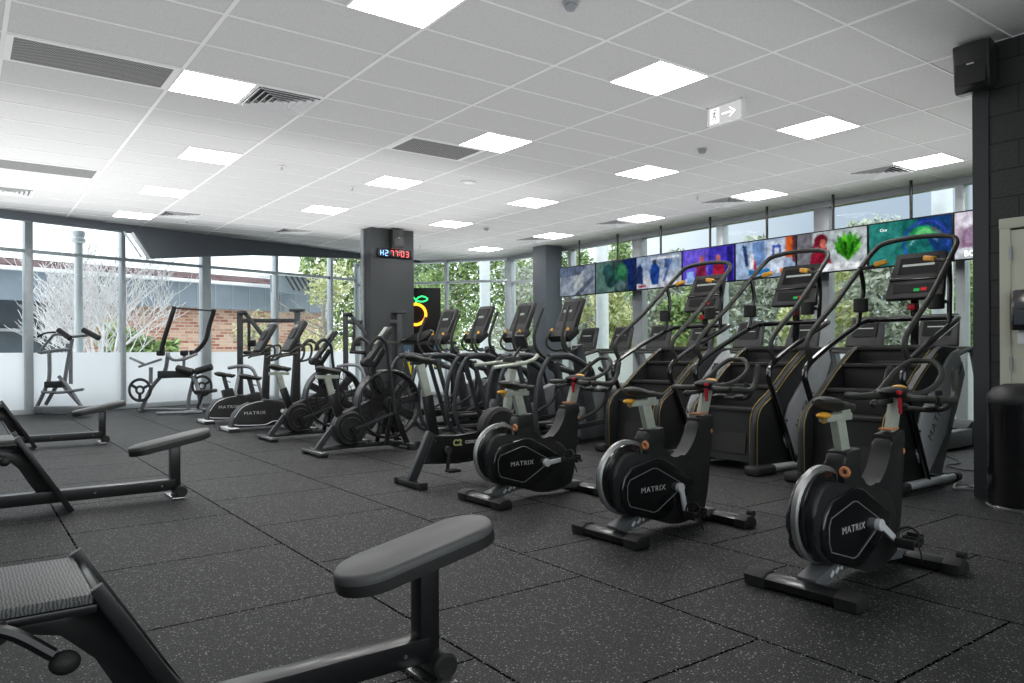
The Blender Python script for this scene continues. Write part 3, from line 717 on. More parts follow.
def spin_bike(crank=-90, lab=''):
    r = empty('spin_bike'); tag(r, lab, 'exercise bike', 'spin bikes in the front row')
    # feet
    rf = MB(); rf.prism([(-.045,.015),(-.05,.05),(-.02,.068),(.03,.068),(.055,.045),(.055,.015)],-.25,.25,.012)
    rf.build('rear_foot','black',r)
    b = MB(); b.prism([(-.052,.005),(-.058,.055),(-.02,.078),(.035,.078),(.062,.05),(.06,.005)],-.28,-.17,.012); b.prism([(-.052,.005),(-.058,.055),(-.02,.078),(.035,.078),(.062,.05),(.06,.005)],.17,.28,.012)
    b.build('foot_pad','rubber',r,split=True)
    b = MB(); b.prism([(.87,.015),(.87,.05),(.90,.068),(.95,.066),(.975,.04),(.97,.015)],-.27,.27,.012); b.build('front_foot','black',r)
    b = MB()
    for s in (-1,1): b.prism([(.86,.005),(.86,.055),(.90,.08),(.95,.078),(.985,.045),(.98,.005)],s*.285-.045,s*.285+.045,.012); MB().cyl((.96,s*.30-.02,.085),(.96,s*.30+.02,.085),.022,n=14).build('transport_wheel','rubber',r)
    b.build('front_foot_pad','rubber',r,split=True)
    b = MB(); b.bar((.03,0,.055),(.42,0,.155),.10,.055,.01,.12,.08); b.bar((.50,0,.085),(.93,0,.055),.10,.05,.01); b.build('base_beam','grey',r)
    b = MB()
    for i in range(5): b.bar((.14+.045*i,-.056,.075+.0115*i),(.165+.045*i,-.056,.100+.0115*i),.004,.016)
    b.build('beam_vent','silver',r)
    # frame: V shaped
    b = MB(); b.prism([(.24,.46),(.255,.56),(.262,.645),(.30,.665),(.37,.66),(.395,.62),(.405,.56),(.425,.51),(.46,.475),(.51,.46),(.57,.47),(.63,.505),(.68,.56),(.715,.625),(.735,.69),(.77,.718),(.84,.72),(.868,.68),(.868,.60),(.852,.48),(.835,.3),(.80,.10),(.62,.06),(.45,.10),(.33,.3)],-.052,.052,.02,3,smooth=2)
    b.build('frame','plastic',r)
    b = MB(); b.prism([(.262,.56),(.262,.67),(.395,.68),(.405,.60)],-.057,.057,.012); b.prism([(.728,.64),(.725,.715),(.862,.735),(.872,.66)],-.057,.057,.012); b.build('collar','rubber',r,split=True)
    # flywheel and shells
    wc = (.135,.360)
    b = MB(); b.lathe([(.0001,-.022),(.213,-.022),(.228,-.012),(.228,.012),(.213,.022),(.0001,.022)],(wc[0],0,wc[1]),48,'y'); b.build('flywheel','wheel',r)
    b = MB(); b.prism([(wc[0]+.207*math.cos(a),wc[1]+.207*math.sin(a)) for a in [math.radians(t) for t in range(62,260,11)]]+[(.20,.20),(.26,.36)],-.038,.038,.010); b.build('wheel_guard','gloss',r)
    b = MB(); b.prism([(.10,.155),(.025,.24),(.005,.34),(.03,.44),(.12,.515),(.25,.505),(.40,.475),(.55,.45),(.70,.42),(.80,.33),(.80,.20),(.75,.09),(.64,.04),(.50,.045),(.38,.085),(.24,.135)],-.068,.068,.022,3,smooth=3)
    b.build('body_shell','plastic',r)
    b = MB(); b.prism([(.10,.22),(.09,.30),(.11,.38),(.17,.435),(.40,.475),(.46,.465),(.72,.33),(.745,.29),(.74,.24),(.46,.09),(.40,.085),(.17,.15)],-.086,.086,.016,3,smooth=1)
    b.build('drive_cover','gloss',r)
    hexp = [(.155,.25),(.155,.325),(.175,.36),(.375,.412),(.41,.408),(.62,.30),(.635,.28),(.62,.26),(.41,.148),(.375,.144),(.175,.205)]
    b = MB(); b.tube([(x,-.088,z) for x,z in hexp],.0028,n=6,smooth=0,closed=True).tube([(x,.088,z) for x,z in hexp],.0028,n=6,smooth=0,closed=True); b.build('badge_outline','mframe',r)
    text('MATRIX',.047,'lettering','letter',r,(.375,-.0885,.285),(PI/2,0,0),space=1.15,xs=1.15)
    # cranks
    a = math.radians(crank); c0 = Vector((.60,0,.27)); d = Vector((math.cos(a),0,math.sin(a)))
    for s in (-1,1):
        q = c0+d*(.165*(-s))+Vector((0,s*.115,0)); b = MB()
        b.cyl(c0+Vector((0,s*.08,0)),c0+Vector((0,s*.115,0)),.030,n=20,bev=.004); b.bar(c0+Vector((0,s*.108,0)),q,.016,.034,.004)
        cr = b.build('crank','silver',r)
        b = MB(); qq = q+Vector((0,s*.06,0)); b.box(qq,(.10,.085,.022),.006)
        for k in (-1,1): b.box(qq+Vector((k*.042,0,0)),(.014,.09,.045),.003)
        b.box(qq+Vector((.075,0,.012)),(.012,.08,.05),.003).box(qq+Vector((.05,-.035,.02)),(.06,.008,.012)).box(qq+Vector((.05,.035,.02)),(.06,.008,.012)).cyl(qq+Vector((-.0,-.05,0)),qq+Vector((0,.05,0)),.016,n=10)
        b.build('pedal','plastic',cr)
        b = MB(); b.tube([qq+Vector((-.02,-.045,.01)),qq+Vector((.0,-.05,.05)),qq+Vector((.01,0,.075)),qq+Vector((0,.05,.05)),qq+Vector((-.02,.045,.01))],.006,n=6)
        b.tube([qq+Vector((.05,-.04,.0)),qq+Vector((.10,-.02,-.01)),qq+Vector((.12,0,-.02)),qq+Vector((.10,.03,-.01)),qq+Vector((.05,.04,0))],.006,n=6)
        b.tube([qq+Vector((.0,-.05,-.01)),qq+Vector((.01,-.055,-.05)),qq+Vector((.03,-.05,-.09))],.004,n=5); b.build('toe_strap','rubber',cr)
    # seat
    MB().bar((.345,0,.60),(.275,0,.835),.042,.075,.006).build('seat_post','olive',r)
    b = MB(); b.box((.245,0,.835),(.235,.045,.036),.006); b.box((.30,0,.862),(.08,.05,.022),.005); b.build('seat_slider','olive',r)
    b = MB(); saddle(b,(.075,0,.905),.33,.026,.078); sd = b.build('saddle','grip',r)
    MB().box((.13,-.088,.905),(.012,.01,.03),.002).build('saddle_marker','letter',sd) if False else None
    b = MB(); b.ell((.125,-.01,.845),(.045,.03,.016)).cyl((.14,0,.84),(.15,0,.81),.012,n=12); b.build('seat_lever','gold',r)
    MB().ring((.235,-.075,.575),.019,.009,'x',16,8).build('pop_pin','orange',r); MB().ring((.885,-.03,.615),.019,.009,'x',16,8).build('pop_pin','orange',r)
    b = MB(); b.box((.80,0,.738),(.10,.06,.01),.002); b.build('height_scale','orange',r)
    # handlebar
    MB().bar((.80,0,.70),(.865,0,.90),.042,.072,.006).build('handlebar_post','olive',r)
    b = MB()
    b.tube([(.76,.235,.925),(.755,.15,.925),(.80,.06,.93),(.81,0,.935),(.80,-.06,.93),(.755,-.15,.925),(.76,-.235,.925)],.020,n=10)
    for s in (-1,1):
        b.tube([(.76,s*.235,.925),(.82,s*.245,.925),(.93,s*.24,.915),(1.03,s*.21,.925),(1.10,s*.185,.975),(1.13,s*.175,1.06)],.019,n=10); b.bar((1.115,s*.18,.98),(1.145,s*.172,1.085),.034,.022,.006)
        b.tube([(.80,s*.07,.94),(.90,s*.12,.955),(1.02,s*.135,1.0),(1.10,s*.12,1.06),(1.14,s*.06,1.11),(1.15,0,1.115)],.015,n=10)
        b.tube([(1.03,s*.21,.925),(1.04,s*.17,.87),(1.06,s*.10,.85),(1.07,s*.0,.848)],.014,n=10)
    b.build('handlebar','grip',r)
    b = MB(); b.box((.845,0,.945),(.13,.10,.035),.014); b.ell((.84,0,.955),(.09,.075,.028)); b.build('handlebar_centre','rubber',r)
    b = MB()
    for s in (-1,1): b.ell((1.06,s*.085,.853),(.05,.045,.014)); b.box((1.10,s*.10,.90),(.012,.035,.09),.004)
    b.build('bottle_cradle','plastic',r,split=True)
    b = MB(); b.ell((.885,0,.972),(.042,.04,.018)).cyl((.885,0,.94),(.885,0,.97),.014,n=12); b.build('resistance_knob','gold',r)
    b = MB(); b.box((.79,-.055,.955),(.03,.018,.02),.004).box((.785,-.06,.90),(.026,.012,.055),.004).box((.785,-.062,.865),(.02,.012,.04),.004); b.build('red_tag','red',r)
    b = MB(); b.bar((.83,0,.90),(.72,.03,.885),.03,.025,.006).ell((.72,.035,.885),(.035,.02,.022)); b.build('brake_lever','plastic',r)
    off = {'collar':(.03,-.03),'seat_post':(.03,-.03),'seat_slider':(.05,-.03),'saddle':(.07,-.035),'seat_lever':(.04,-.025),'pop_pin':(.0,-.02),'height_scale':(.03,-.025),'frame':(.02,-.025),
      'handlebar':(.08,-.05),'handlebar_post':(.04,-.035),'handlebar_centre':(.06,-.05),'bottle_cradle':(.09,-.04),'resistance_knob':(.06,-.05),'red_tag':(.04,-.05),'brake_lever':(.03,-.04),
      'flywheel':(.01,0),'body_shell':(-.035,0),'drive_cover':(-.065,0),'badge_outline':(-.085,0),'lettering':(-.085,0),'crank':(-.08,0)}
    for ch in r.children:
        k = ch.name.split('.')[0]
        if k in off: ch.location = ch.location+Vector((off[k][0],0,off[k][1]))
    return r
b3 = spin_bike(-35,'nearest spin bike, at the right in front of the stair climber'); b3.location = (3.10,1.965,0); b3.rotation_euler = (0,0,.03)
b2 = spin_bike(-78,'middle spin bike of the front row with its silver crank pointing down'); b2.location = (3.10,3.24,0); b2.rotation_euler = (0,0,.0)
b1 = spin_bike(6,'spin bike beside the bare white-post erg bike, crank pointing forward'); b1.location = (3.10,4.56,0); b1.rotation_euler = (0,0,.0)

# ---- erg bike
r = tag(empty('erg_bike',(3.02,5.53,0)), 'black erg bike with pale seat post, beside the spin bikes', 'exercise bike')
b = MB(); b.box((0,0,.032),(.07,.36,.045),.012); b.build('rear_foot','black',r)
b = MB()
for s in (-1,1): b.box((0,s*.195,.03),(.085,.05,.058),.01)
for s in (-1,1): b.box((1.02,s*.195,.03),(.085,.05,.058),.01)
b.build('foot_cap','rubber',r,split=True)
MB().box((1.02,0,.032),(.07,.36,.045),.012).build('front_foot','black',r)
b = MB(); b.bar((.01,0,.05),(.20,0,.44),.055,.075,.008).bar((.90,0,.28),(1.02,0,.05),.055,.07,.008); b.build('leg','graph',r,split=True)
b = MB(); b.prism([(.10,.18),(.20,.42),(.45,.395),(.72,.405),(.98,.47),(1.02,.40),(.95,.25),(.70,.165),(.45,.155)],-.04,.04,.012); b.build('main_beam','black',r)
text('C2',.075,'lettering','c2text',r,(.44,-.0415,.335),(PI/2,0,0),bold=.003); text('concept2',.058,'lettering','letter',r,(.625,-.0415,.34),(PI/2,0,0),bold=.001)
b = MB()
for x,z in ((.16,.21),(.22,.36),(.30,.19),(.44,.18),(.56,.18),(.66,.19)): b.cyl((x,-.044,z),(x,-.04,z),.008,n=8)
b.build('bolts','steel',r)
MB().bar((.235,0,.36),(.165,0,.755),.05,.085,.008).build('seat_tube','black',r); MB().bar((.17,0,.74),(.095,0,1.02),.042,.072,.006).build('seat_post','olive',r)
b = MB(); b.box((.10,0,1.03),(.14,.04,.03),.005); b.build('seat_clamp','plastic',r)
b = MB(); saddle(b,(-.05,0,1.07),.29,.028,.08); b.build('saddle','grip',r)
b = MB(); b.lathe([(.05,-.075),(.17,-.075),(.20,-.05),(.205,0),(.20,.05),(.17,.075),(.05,.075)],(.90,0,.42),40,'y'); fw = b.build('flywheel_housing','rubber',r)
b = MB(); b.ring((.90,-.055,.42),.165,.012,'y').ring((.90,-.075,.42),.06,.010,'y'); b.build('rim','mframe',fw)
for s, a in ((-1,-95),(1,85)):
    c0 = Vector((.33,0,.28)); a = math.radians(a); q = c0+Vector((math.cos(a)*.165,s*.08,math.sin(a)*.165))
    cr = MB().cyl(c0+Vector((0,s*.045,0)),c0+Vector((0,s*.07,0)),.035,n=20,bev=.004).bar(c0+Vector((0,s*.075,0)),q,.016,.03,.004).build('crank','graph',r)
    MB().box(q+Vector((.02,s*.05,0)),(.11,.09,.022),.006).build('pedal','plastic',cr)
MB().bar((.97,0,.42),(1.06,0,.96),.05,.07,.006).build('handlebar_post','olive',r)
b = MB(); b.tube([(.80,.22,1.0),(.95,.235,1.01),(1.06,.20,1.02),(1.08,0,1.02),(1.06,-.20,1.02),(.95,-.235,1.01),(.70,-.22,.985)],.017,n=10).tube([(1.06,.19,1.02),(1.18,.17,1.05),(1.24,.15,1.09)],.017,n=10).tube([(1.06,-.19,1.02),(1.18,-.17,1.05),(1.24,-.15,1.09)],.017,n=10); b.build('handlebar','olive',r)
MB().box((1.06,0,1.05),(.16,.09,.05),.012).build('handlebar_centre','grip',r)
b = MB(); b.bar((1.06,0,1.05),(1.16,0,1.16),.02,.02); b.box((1.17,0,1.21),(.03,.15,.13),.01,(0,-.35,0)); b.build('monitor','plastic',r)

# ---- air bikes
def air_bike(lab):
    r = empty('air_bike'); tag(r, lab, 'exercise bike', 'fan air bikes')
    b = MB(); b.box((0,0,.045),(.10,.56,.03),.006); b.build('rear_foot','steel',r)
    b = MB()
    for s in (-1,1): b.box((0,s*.22,.02),(.10,.08,.04),.006); b.box((1.08,s*.22,.02),(.10,.08,.04),.006); b.cyl((1.14,s*.24-.02,.05),(1.14,s*.24+.02,.05),.04,n=16)
    b.build('foot_cap','rubber',r,split=True)
    MB().box((1.08,0,.05),(.09,.52,.035),.006).build('front_foot','graph',r)
    b = MB(); b.tube([(.0,0,.06),(.5,0,.07),(1.08,0,.06)],.026,n=10,smooth=0); b.bar((.03,0,.06),(.22,0,.30),.05,.06,.006); b.build('base_tube','graph',r)
    b = MB(); b.lathe([(.05,-.075),(.175,-.075),(.195,-.06),(.195,.06),(.175,.075),(.05,.075)],(.40,0,.27),36,'y'); b.prism([(.30,.44),(.62,.56),(.84,.66),(.84,.52),(.60,.34),(.40,.10)],-.055,.055,.015); b.build('drive_cover','plastic',r)
    b = MB(); b.ring((.40,-.078,.27),.12,.008,'y').ring((.40,-.078,.27),.17,.006,'y'); b.build('cover_rings','ring',r)
    MB().bar((.30,0,.38),(.20,0,.66),.055,.085,.006).build('seat_tube','black',r); MB().bar((.205,0,.64),(.15,0,.84),.042,.07,.006).build('seat_post','olive',r)
    MB().box((.15,0,.85),(.26,.05,.04),.006).build('seat_slider','olive',r)
    b = MB(); saddle(b,(.02,0,.93),.29,.04,.105,th=.045); b.build('saddle','grip',r)
    # fan
    fc = Vector((.88,0,.52)); RR = .385
    b = MB(); b.ring(fc+Vector((0,-.065,0)),RR,.016,'y',56).ring(fc+Vector((0,.065,0)),RR,.016,'y',56).ring(fc+Vector((0,-.075,0)),RR*.66,.006,'y',48,6).ring(fc+Vector((0,-.075,0)),RR*.36,.006,'y',48,6).ring(fc+Vector((0,-.07,0)),RR*.985,.012,'y',56)
    for k in range(36):
        a = 2*PI*k/36; b.tube([fc+Vector((math.cos(a)*.09,-.078,math.sin(a)*.09)),fc+Vector((math.cos(a)*RR,-.068,math.sin(a)*RR))],.003,n=4,smooth=0)
    b.lathe([(RR+.012,-.065),(RR+.012,.065),(RR,.065),(RR,-.065),(RR+.012,-.065)],fc,56,'y',False); cg = b.build('fan_cage','ring',r,recalc=False)
    b = MB()
    for k in range(10):
        a = 2*PI*k/10+.15; R = Matrix.Rotation(-a,3,'Y'); d = R@Vector((1,0,0))
        b.box(fc+d*.225,(.25,.085,.085),.004,R)
    b.build('fan_blades','rubber',r)
    b = MB(); b.cyl(fc+Vector((0,-.10,0)),fc+Vector((0,.10,0)),.085,n=28,bev=.01); b.cyl(fc+Vector((0,-.115,0)),fc+Vector((0,-.10,0)),.045,n=24,bev=.004); b.build('hub','plastic',r)
    b = MB()
    for s in (-1,1): b.bar(fc+Vector((0,s*.11,0)),(1.07,s*.12,.06),.03,.06,.004); b.bar(fc+Vector((0,s*.11,0)),(.80,s*.12,.06),.03,.05,.004)
    b.build('fan_fork','black',r)
    for s in (-1,1):
        b = MB(); b.tube([fc+Vector((.02,s*.15,-.10)),(.86,s*.16,.70),(.80,s*.19,1.00),(.76,s*.22,1.20),(.68,s*.24,1.28)],.019,n=10); b.bar((.42,s*.14,.27),fc+Vector((0,s*.14,-.10)),.016,.03,.003); ar = b.build('moving_arm','graph',r)
        MB().tube([(.69,s*.24,1.28),(.63,s*.24,1.275),(.57,s*.235,1.22),(.55,s*.23,1.14)],.023,n=10).build('hand_grip','grip',ar)
    b = MB(); b.bar((.74,0,.62),(.66,0,1.02),.05,.08,.01); b.bar((.70,0,.95),(.84,0,1.15),.05,.06,.01); b.build('console_mast','black',r)
    b = MB(); b.bar((.60,0,.98),(.93,0,1.40),.13,.05,.02); cs = b.build('console','plastic',r)
    MB().bar((.735,0,1.195),(.89,0,1.39),.085,.004).xf(Matrix.Translation((-.023,0,.020))).build('console_face','olive',cs)
    b = MB(); b.cyl((.615,-.07,1.00),(.615,.07,1.00),.05,n=20,bev=.01); b.build('bottle_holder','rubber',r)
    for s, a in ((-1,-70),(1,110)):
        c0 = Vector((.40,0,.27)); a = math.radians(a); q = c0+Vector((math.cos(a)*.165,s*.11,math.sin(a)*.165))
        cr = MB().cyl(c0+Vector((0,s*.07,0)),c0+Vector((0,s*.10,0)),.03,n=18,bev=.003).bar(c0+Vector((0,s*.105,0)),q,.016,.03,.004).build('crank','black',r)
        MB().box(q+Vector((.01,s*.05,0)),(.10,.09,.025),.006).build('pedal','plastic',cr)
    b = MB(); b.cyl((.60,-.16,.12),(.60,.16,.12),.018,n=10); b.build('foot_peg','steel',r)
    return r
ab = air_bike('nearer fan bike, large fan wheel left of the erg bike'); ab.location = (3.10,7.83,0)
dup(ab,(3.14,9.50,0),0,'second fan bike, half hidden behind the nearer fan bike')

# ---- upright bikes
def upright(lab):
    r = empty('upright_bike'); tag(r, lab, 'exercise bike', 'upright exercise bikes')
    b = MB(); b.prism([(.0,.055),(.01,.12),(.05,.24),(.15,.35),(.30,.41),(.48,.43),(.70,.425),(.90,.37),(1.08,.25),(1.20,.12),(1.20,.055)],-.12,.12,.03,3); b.build('body_shell','plastic',r)
    b = MB(); b.tube([(.03,-.124,.10),(.12,-.124,.085),(.45,-.124,.075),(.60,-.124,.12),(.78,-.124,.10),(.95,-.124,.12)],.006,n=6); b.tube([(.035,-.115,.20),(.14,-.118,.335),(.30,-.118,.398),(.44,-.118,.415)],.005,n=6); b.build('trim_line','silver',r)
    text('MATRIX',.065,'lettering','letter',r,(.32,-.1215,.25),(PI/2,0,0),space=1.15,xs=1.2)
    b = MB(); b.box((.0,0,.035),(.14,.50,.045),.012); b.build('rear_foot','silver',r); b = MB()
    for s in (-1,1): b.box((0,s*.235,.025),(.15,.07,.05),.012)
    for s in (-1,1): b.box((1.10,s*.235,.025),(.13,.07,.05),.012)
    b.build('foot_cap','rubber',r,split=True); MB().box((1.10,0,.035),(.10,.40,.04),.01).build('front_foot','plastic',r)
    b = MB(); b.bar((.36,0,.40),(.33,0,.53),.13,.17,.02); b.build('seat_collar','rubber',r)
    MB().bar((.34,0,.50),(.28,0,.74),.045,.06,.006).build('seat_post','graph',r)
    b = MB(); saddle(b,(.14,0,.77),.32,.045,.11,th=.045); b.build('saddle','grip',r)
    MB().tube([(.30,-.01,.66),(.38,-.03,.64)],.007,n=6,smooth=0).build('seat_lever','plastic',r)
    b = MB(); b.bar((.94,0,.30),(.99,0,1.20),.10,.12,.02,.08,.09); b.build('mast','plastic',r)
    b = MB(); b.bar((.82,0,1.13),(1.08,0,1.58),.34,.08,.03); cs = b.build('console','plastic',r)
    b = MB(); b.bar((.905,0,1.31),(.99,0,1.455),.22,.003).xf(Matrix.Translation((-.033,0,.020))); b.build('display','screenk',cs)
    b = MB(); b.bar((1.0,0,1.475),(1.023,0,1.515),.13,.003).xf(Matrix.Translation((-.033,0,.020))); b.build('display_badge','lcdw',cs)
    b = MB()
    for s in (-1,1):
        b.tube([(.98,s*.03,1.12),(.92,s*.14,1.10),(.78,s*.22,1.08),(.66,s*.23,1.06),(.60,s*.22,1.03)],.018,n=10)
        b.tube([(.80,s*.22,1.09),(.86,s*.25,1.16),(1.0,s*.24,1.22),(1.12,s*.18,1.23),(1.16,s*.15,1.15),(1.12,s*.14,1.02),(1.0,s*.08,.98)],.017,n=10)
    b.build('handlebar','grip',r)
    for s, a in ((-1,-45),(1,135)):
        c0 = Vector((.72,0,.26)); a = math.radians(a); q = c0+Vector((math.cos(a)*.16,s*.15,math.sin(a)*.16))
        cr = MB().cyl(c0+Vector((0,s*.11,0)),c0+Vector((0,s*.14,0)),.03,n=18).bar(c0+Vector((0,s*.145,0)),q,.016,.035,.004).build('crank','silver',r)
        MB().box(q+Vector((.0,s*.05,0)),(.11,.09,.03),.006).build('pedal','plastic',cr)
    return r
u1 = upright('upright exercise bike nearer the fan bikes, silver crank showing'); u1.location = (3.08,10.95,0)
dup(u1,(3.12,12.4,0),0,'upright exercise bike farthest left, beside the plate machine')

# ---- stair climbers
def climber(lab):
    r = empty('stair_climber'); tag(r, lab, 'stair climber', 'stair climbers')
    side = [(-.02,.055),(-.005,.42),(.02,.53),(.08,.62),(.28,.74),(.52,.93),(.80,1.11),(.90,1.155),(1.16,1.145),(1.26,.92),(.80,.055)]
    for s in (-1,1):
        b = MB(); b.prism(side,s*.36-.03,s*.36+.03,.012,2); w = b.build('side_wall','plastic',r)
        b = MB(); b.prism([(.95,1.045),(.86,.95),(.62,.74),(.50,.62),(.44,.50),(.42,.28),(.47,.21),(.66,.10),(.80,.075),(1.25,.91),(1.155,1.125),(1.04,1.10)],s*.40-.012,s*.40+.012,.008,2); b.build('side_cover','silver',w)
        b = MB(); b.prism([(.80,.08),(1.25,.91),(1.20,1.02),(.90,.42),(.60,.12)],s*.415-.005,s*.415+.005,.003); b.build('rear_band','grey',w)
        b = MB(); b.tube([(.012,s*.394,.06),(.02,s*.394,.44),(.04,s*.394,.53),(.10,s*.394,.615),(.29,s*.394,.725),(.53,s*.394,.915),(.80,s*.394,1.09)],.0045,n=6,smooth=3); b.tube([(.0,s*.33,.06),(.0,s*.33,.44),(.02,s*.33,.54),(.08,s*.33,.63),(.28,s*.33,.75),(.52,s*.33,.94),(.80,s*.33,1.12)],.0045,n=6,smooth=3); b.build('gold_edge','goldline',w)
        b = MB(); b.cyl((.44,s*.413,.47),(.44,s*.418,.47),.012,n=10).cyl((.50,s*.413,.24),(.50,s*.418,.24),.012,n=10); b.build('screw','ring',w)
    t = text('MATRIX',.105,'lettering','letterd',r,(.74,-.4135,.56),(PI/2,0,0),space=1.2); t.rotation_euler = Matrix(((math.cos(.93),-math.sin(.93),0),(0,0,-1),(math.sin(.93),math.cos(.93),0))).to_euler()
    # flight of steps
    st = [(.14,.10,.58),(.35,.585,.79),(.60,.795,1.0),(.86,1.005,1.15)]
    b = MB(); b.prism([(.10,.09),(.13,.30),(.14,.56),(.19,.56),(.30,.09)],-.33,.33,.01); b.build('kick_panel','plastic',r)
    b = MB(); b.prism([(.105,.16),(.128,.34),(.124,.345),(.10,.16)],-.20,.20); b.build('kick_panel_recess','rubber',r)
    for i,(x,z0,z1) in enumerate(st):
        b = MB(); nx = st[i+1][0] if i < 3 else 1.12
        b.box(((x+nx)/2,0,z1-.015),(nx-x+.03,.66,.030),.006)
        b.box((x+.02,0,(z0+z1)/2-.02),(.022,.65,z1-z0-.03),.003)
        for k in range(9): b.box((x-.002,-.28+.07*k,z1-.018),(.016,.045,.018),.003)
        b.build('step','rubber',r)
    b = MB(); b.prism([(.84,.9),(.90,1.165),(1.16,1.155),(1.24,.93),(.85,.15),(.80,.15)],-.33,.33,.01); b.build('rear_housing','plastic',r)
    # base
    for s in (-1,1):
        b = MB(); b.box((.05,s*.40,.045),(.30,.15,.09),.035,seg=3); b.build('base_foot','rubber',r)
        b = MB(); b.tube([(-.02,s*.42,.055),(.50,s*.42,.05),(1.02,s*.42,.045)],.034,n=12,smooth=0); b.build('base_rail','silver',r)
        b = MB(); b.cyl((1.0,s*.42,.045),(1.10,s*.42,.045),.042,n=14,bev=.01); b.build('rail_cap','rubber',r)
    b = MB(); b.box((.95,0,.06),(.16,.86,.06),.02); b.build('rear_foot','rubber',r)
    # rails
    lo = [(.56,-.42,.06),(.36,-.42,.47),(.19,-.42,.80),(.155,-.42,.90),(.22,-.42,1.00),(.50,-.42,1.14),(.90,-.42,1.30),(1.12,-.41,1.385),(1.20,-.34,1.40),(1.22,0,1.405)]
    P = lo+[(x,-y,z) for x,y,z in lo[-2::-1]]
    b = MB(); b.tube(P,.026,n=10,smooth=4); b.build('lower_handrail','gloss',r)
    up = [(.24,-.42,1.04),(.19,-.42,1.14),(.22,-.42,1.24),(.38,-.42,1.37),(.62,-.41,1.54),(.86,-.40,1.74),(1.08,-.385,1.93),(1.23,-.365,2.06),(1.27,-.28,2.125),(1.28,0,2.15)]
    P = up+[(x,-y,z) for x,y,z in up[-2::-1]]
    b = MB(); b.tube(P,.023,n=10,smooth=4); b.build('upper_handrail','grip',r)
    for s in (-1,1):
        b = MB(); b.tube([(1.02,s*.39,1.90),(1.06,s*.38,1.70),(1.03,s*.39,1.52),(1.0,s*.40,1.36)],.021,n=10); b.build('upright_tube','gloss',r)
        b = MB(); b.lathe([(.052,-.062),(.064,-.055),(.064,.06),(.055,.065),(.052,.0)],(.92,s*.33,1.53),20); b.box((.98,s*.36,1.53),(.05,.04,.03)); b.build('cup_holder','rubber',r,recalc=False)
        b = MB(); b.bar((1.03,s*.37,1.88),(1.07,s*.19,1.915),.035,.03,.010); hb = b.build('sensor_grip','plastic',r)
        b = MB(); b.bar((1.05,s*.27,1.908),(1.075,s*.165,1.928),.052,.045,.014); b.build('sensor_tip','gold',hb)
    # console
    b = MB(); b.bar((1.24,0,1.12),(1.25,0,1.62),.06,.05,.01); b.build('console_mast','gloss',r)
    b = MB(); b.bar((.98,0,1.57),(1.15,0,2.00),.52,.07,.03,.44,.06); cs = b.build('console','plastic',r,loc=(.14,-.05,0))
    off = Matrix.Translation((-.038,0,.014))
    b = MB(); b.bar((1.075,0,1.79),(1.14,0,1.945),.34,.003).xf(off); b.build('display','screenk',cs)
    b = MB(); b.bar((1.105,.0,1.865),(1.115,0,1.885),.28,.004).xf(off); b.build('display_text','lcdw',cs)
    b = MB(); b.bar((1.045,0,1.735),(1.055,0,1.755),.46,.03,.004).xf(off); b.build('console_ledge','gloss',cs)
    b = MB(); b.bar((1.0,0,1.62),(1.03,0,1.70),.36,.004).xf(off); b.build('button_panel','screenk',cs)
    b = MB(); b.bar((1.002,-.03,1.63),(1.012,-.03,1.655),.05,.006).xf(off); b.build('go_button','btng',cs)
    b = MB(); b.bar((1.004,-.09,1.635),(1.014,-.09,1.66),.05,.006).xf(off); b.build('stop_button','btnr',cs)
    b = MB(); b.box((1.20,0,1.51),(.06,.07,.06),.01); b.build('stop_switch','red',r)
    return r
c3 = climber('nearest stair climber, behind the nearest spin bike beside the block wall'); c3.location = (5.75,3.30,0)
dup(c3,(5.75,4.50,0),0,'middle stair climber of the three, its silver side panel in full view')
dup(c3,(5.80,5.72,0),0,'stair climber farthest from the block wall, next to the elliptical trainers')

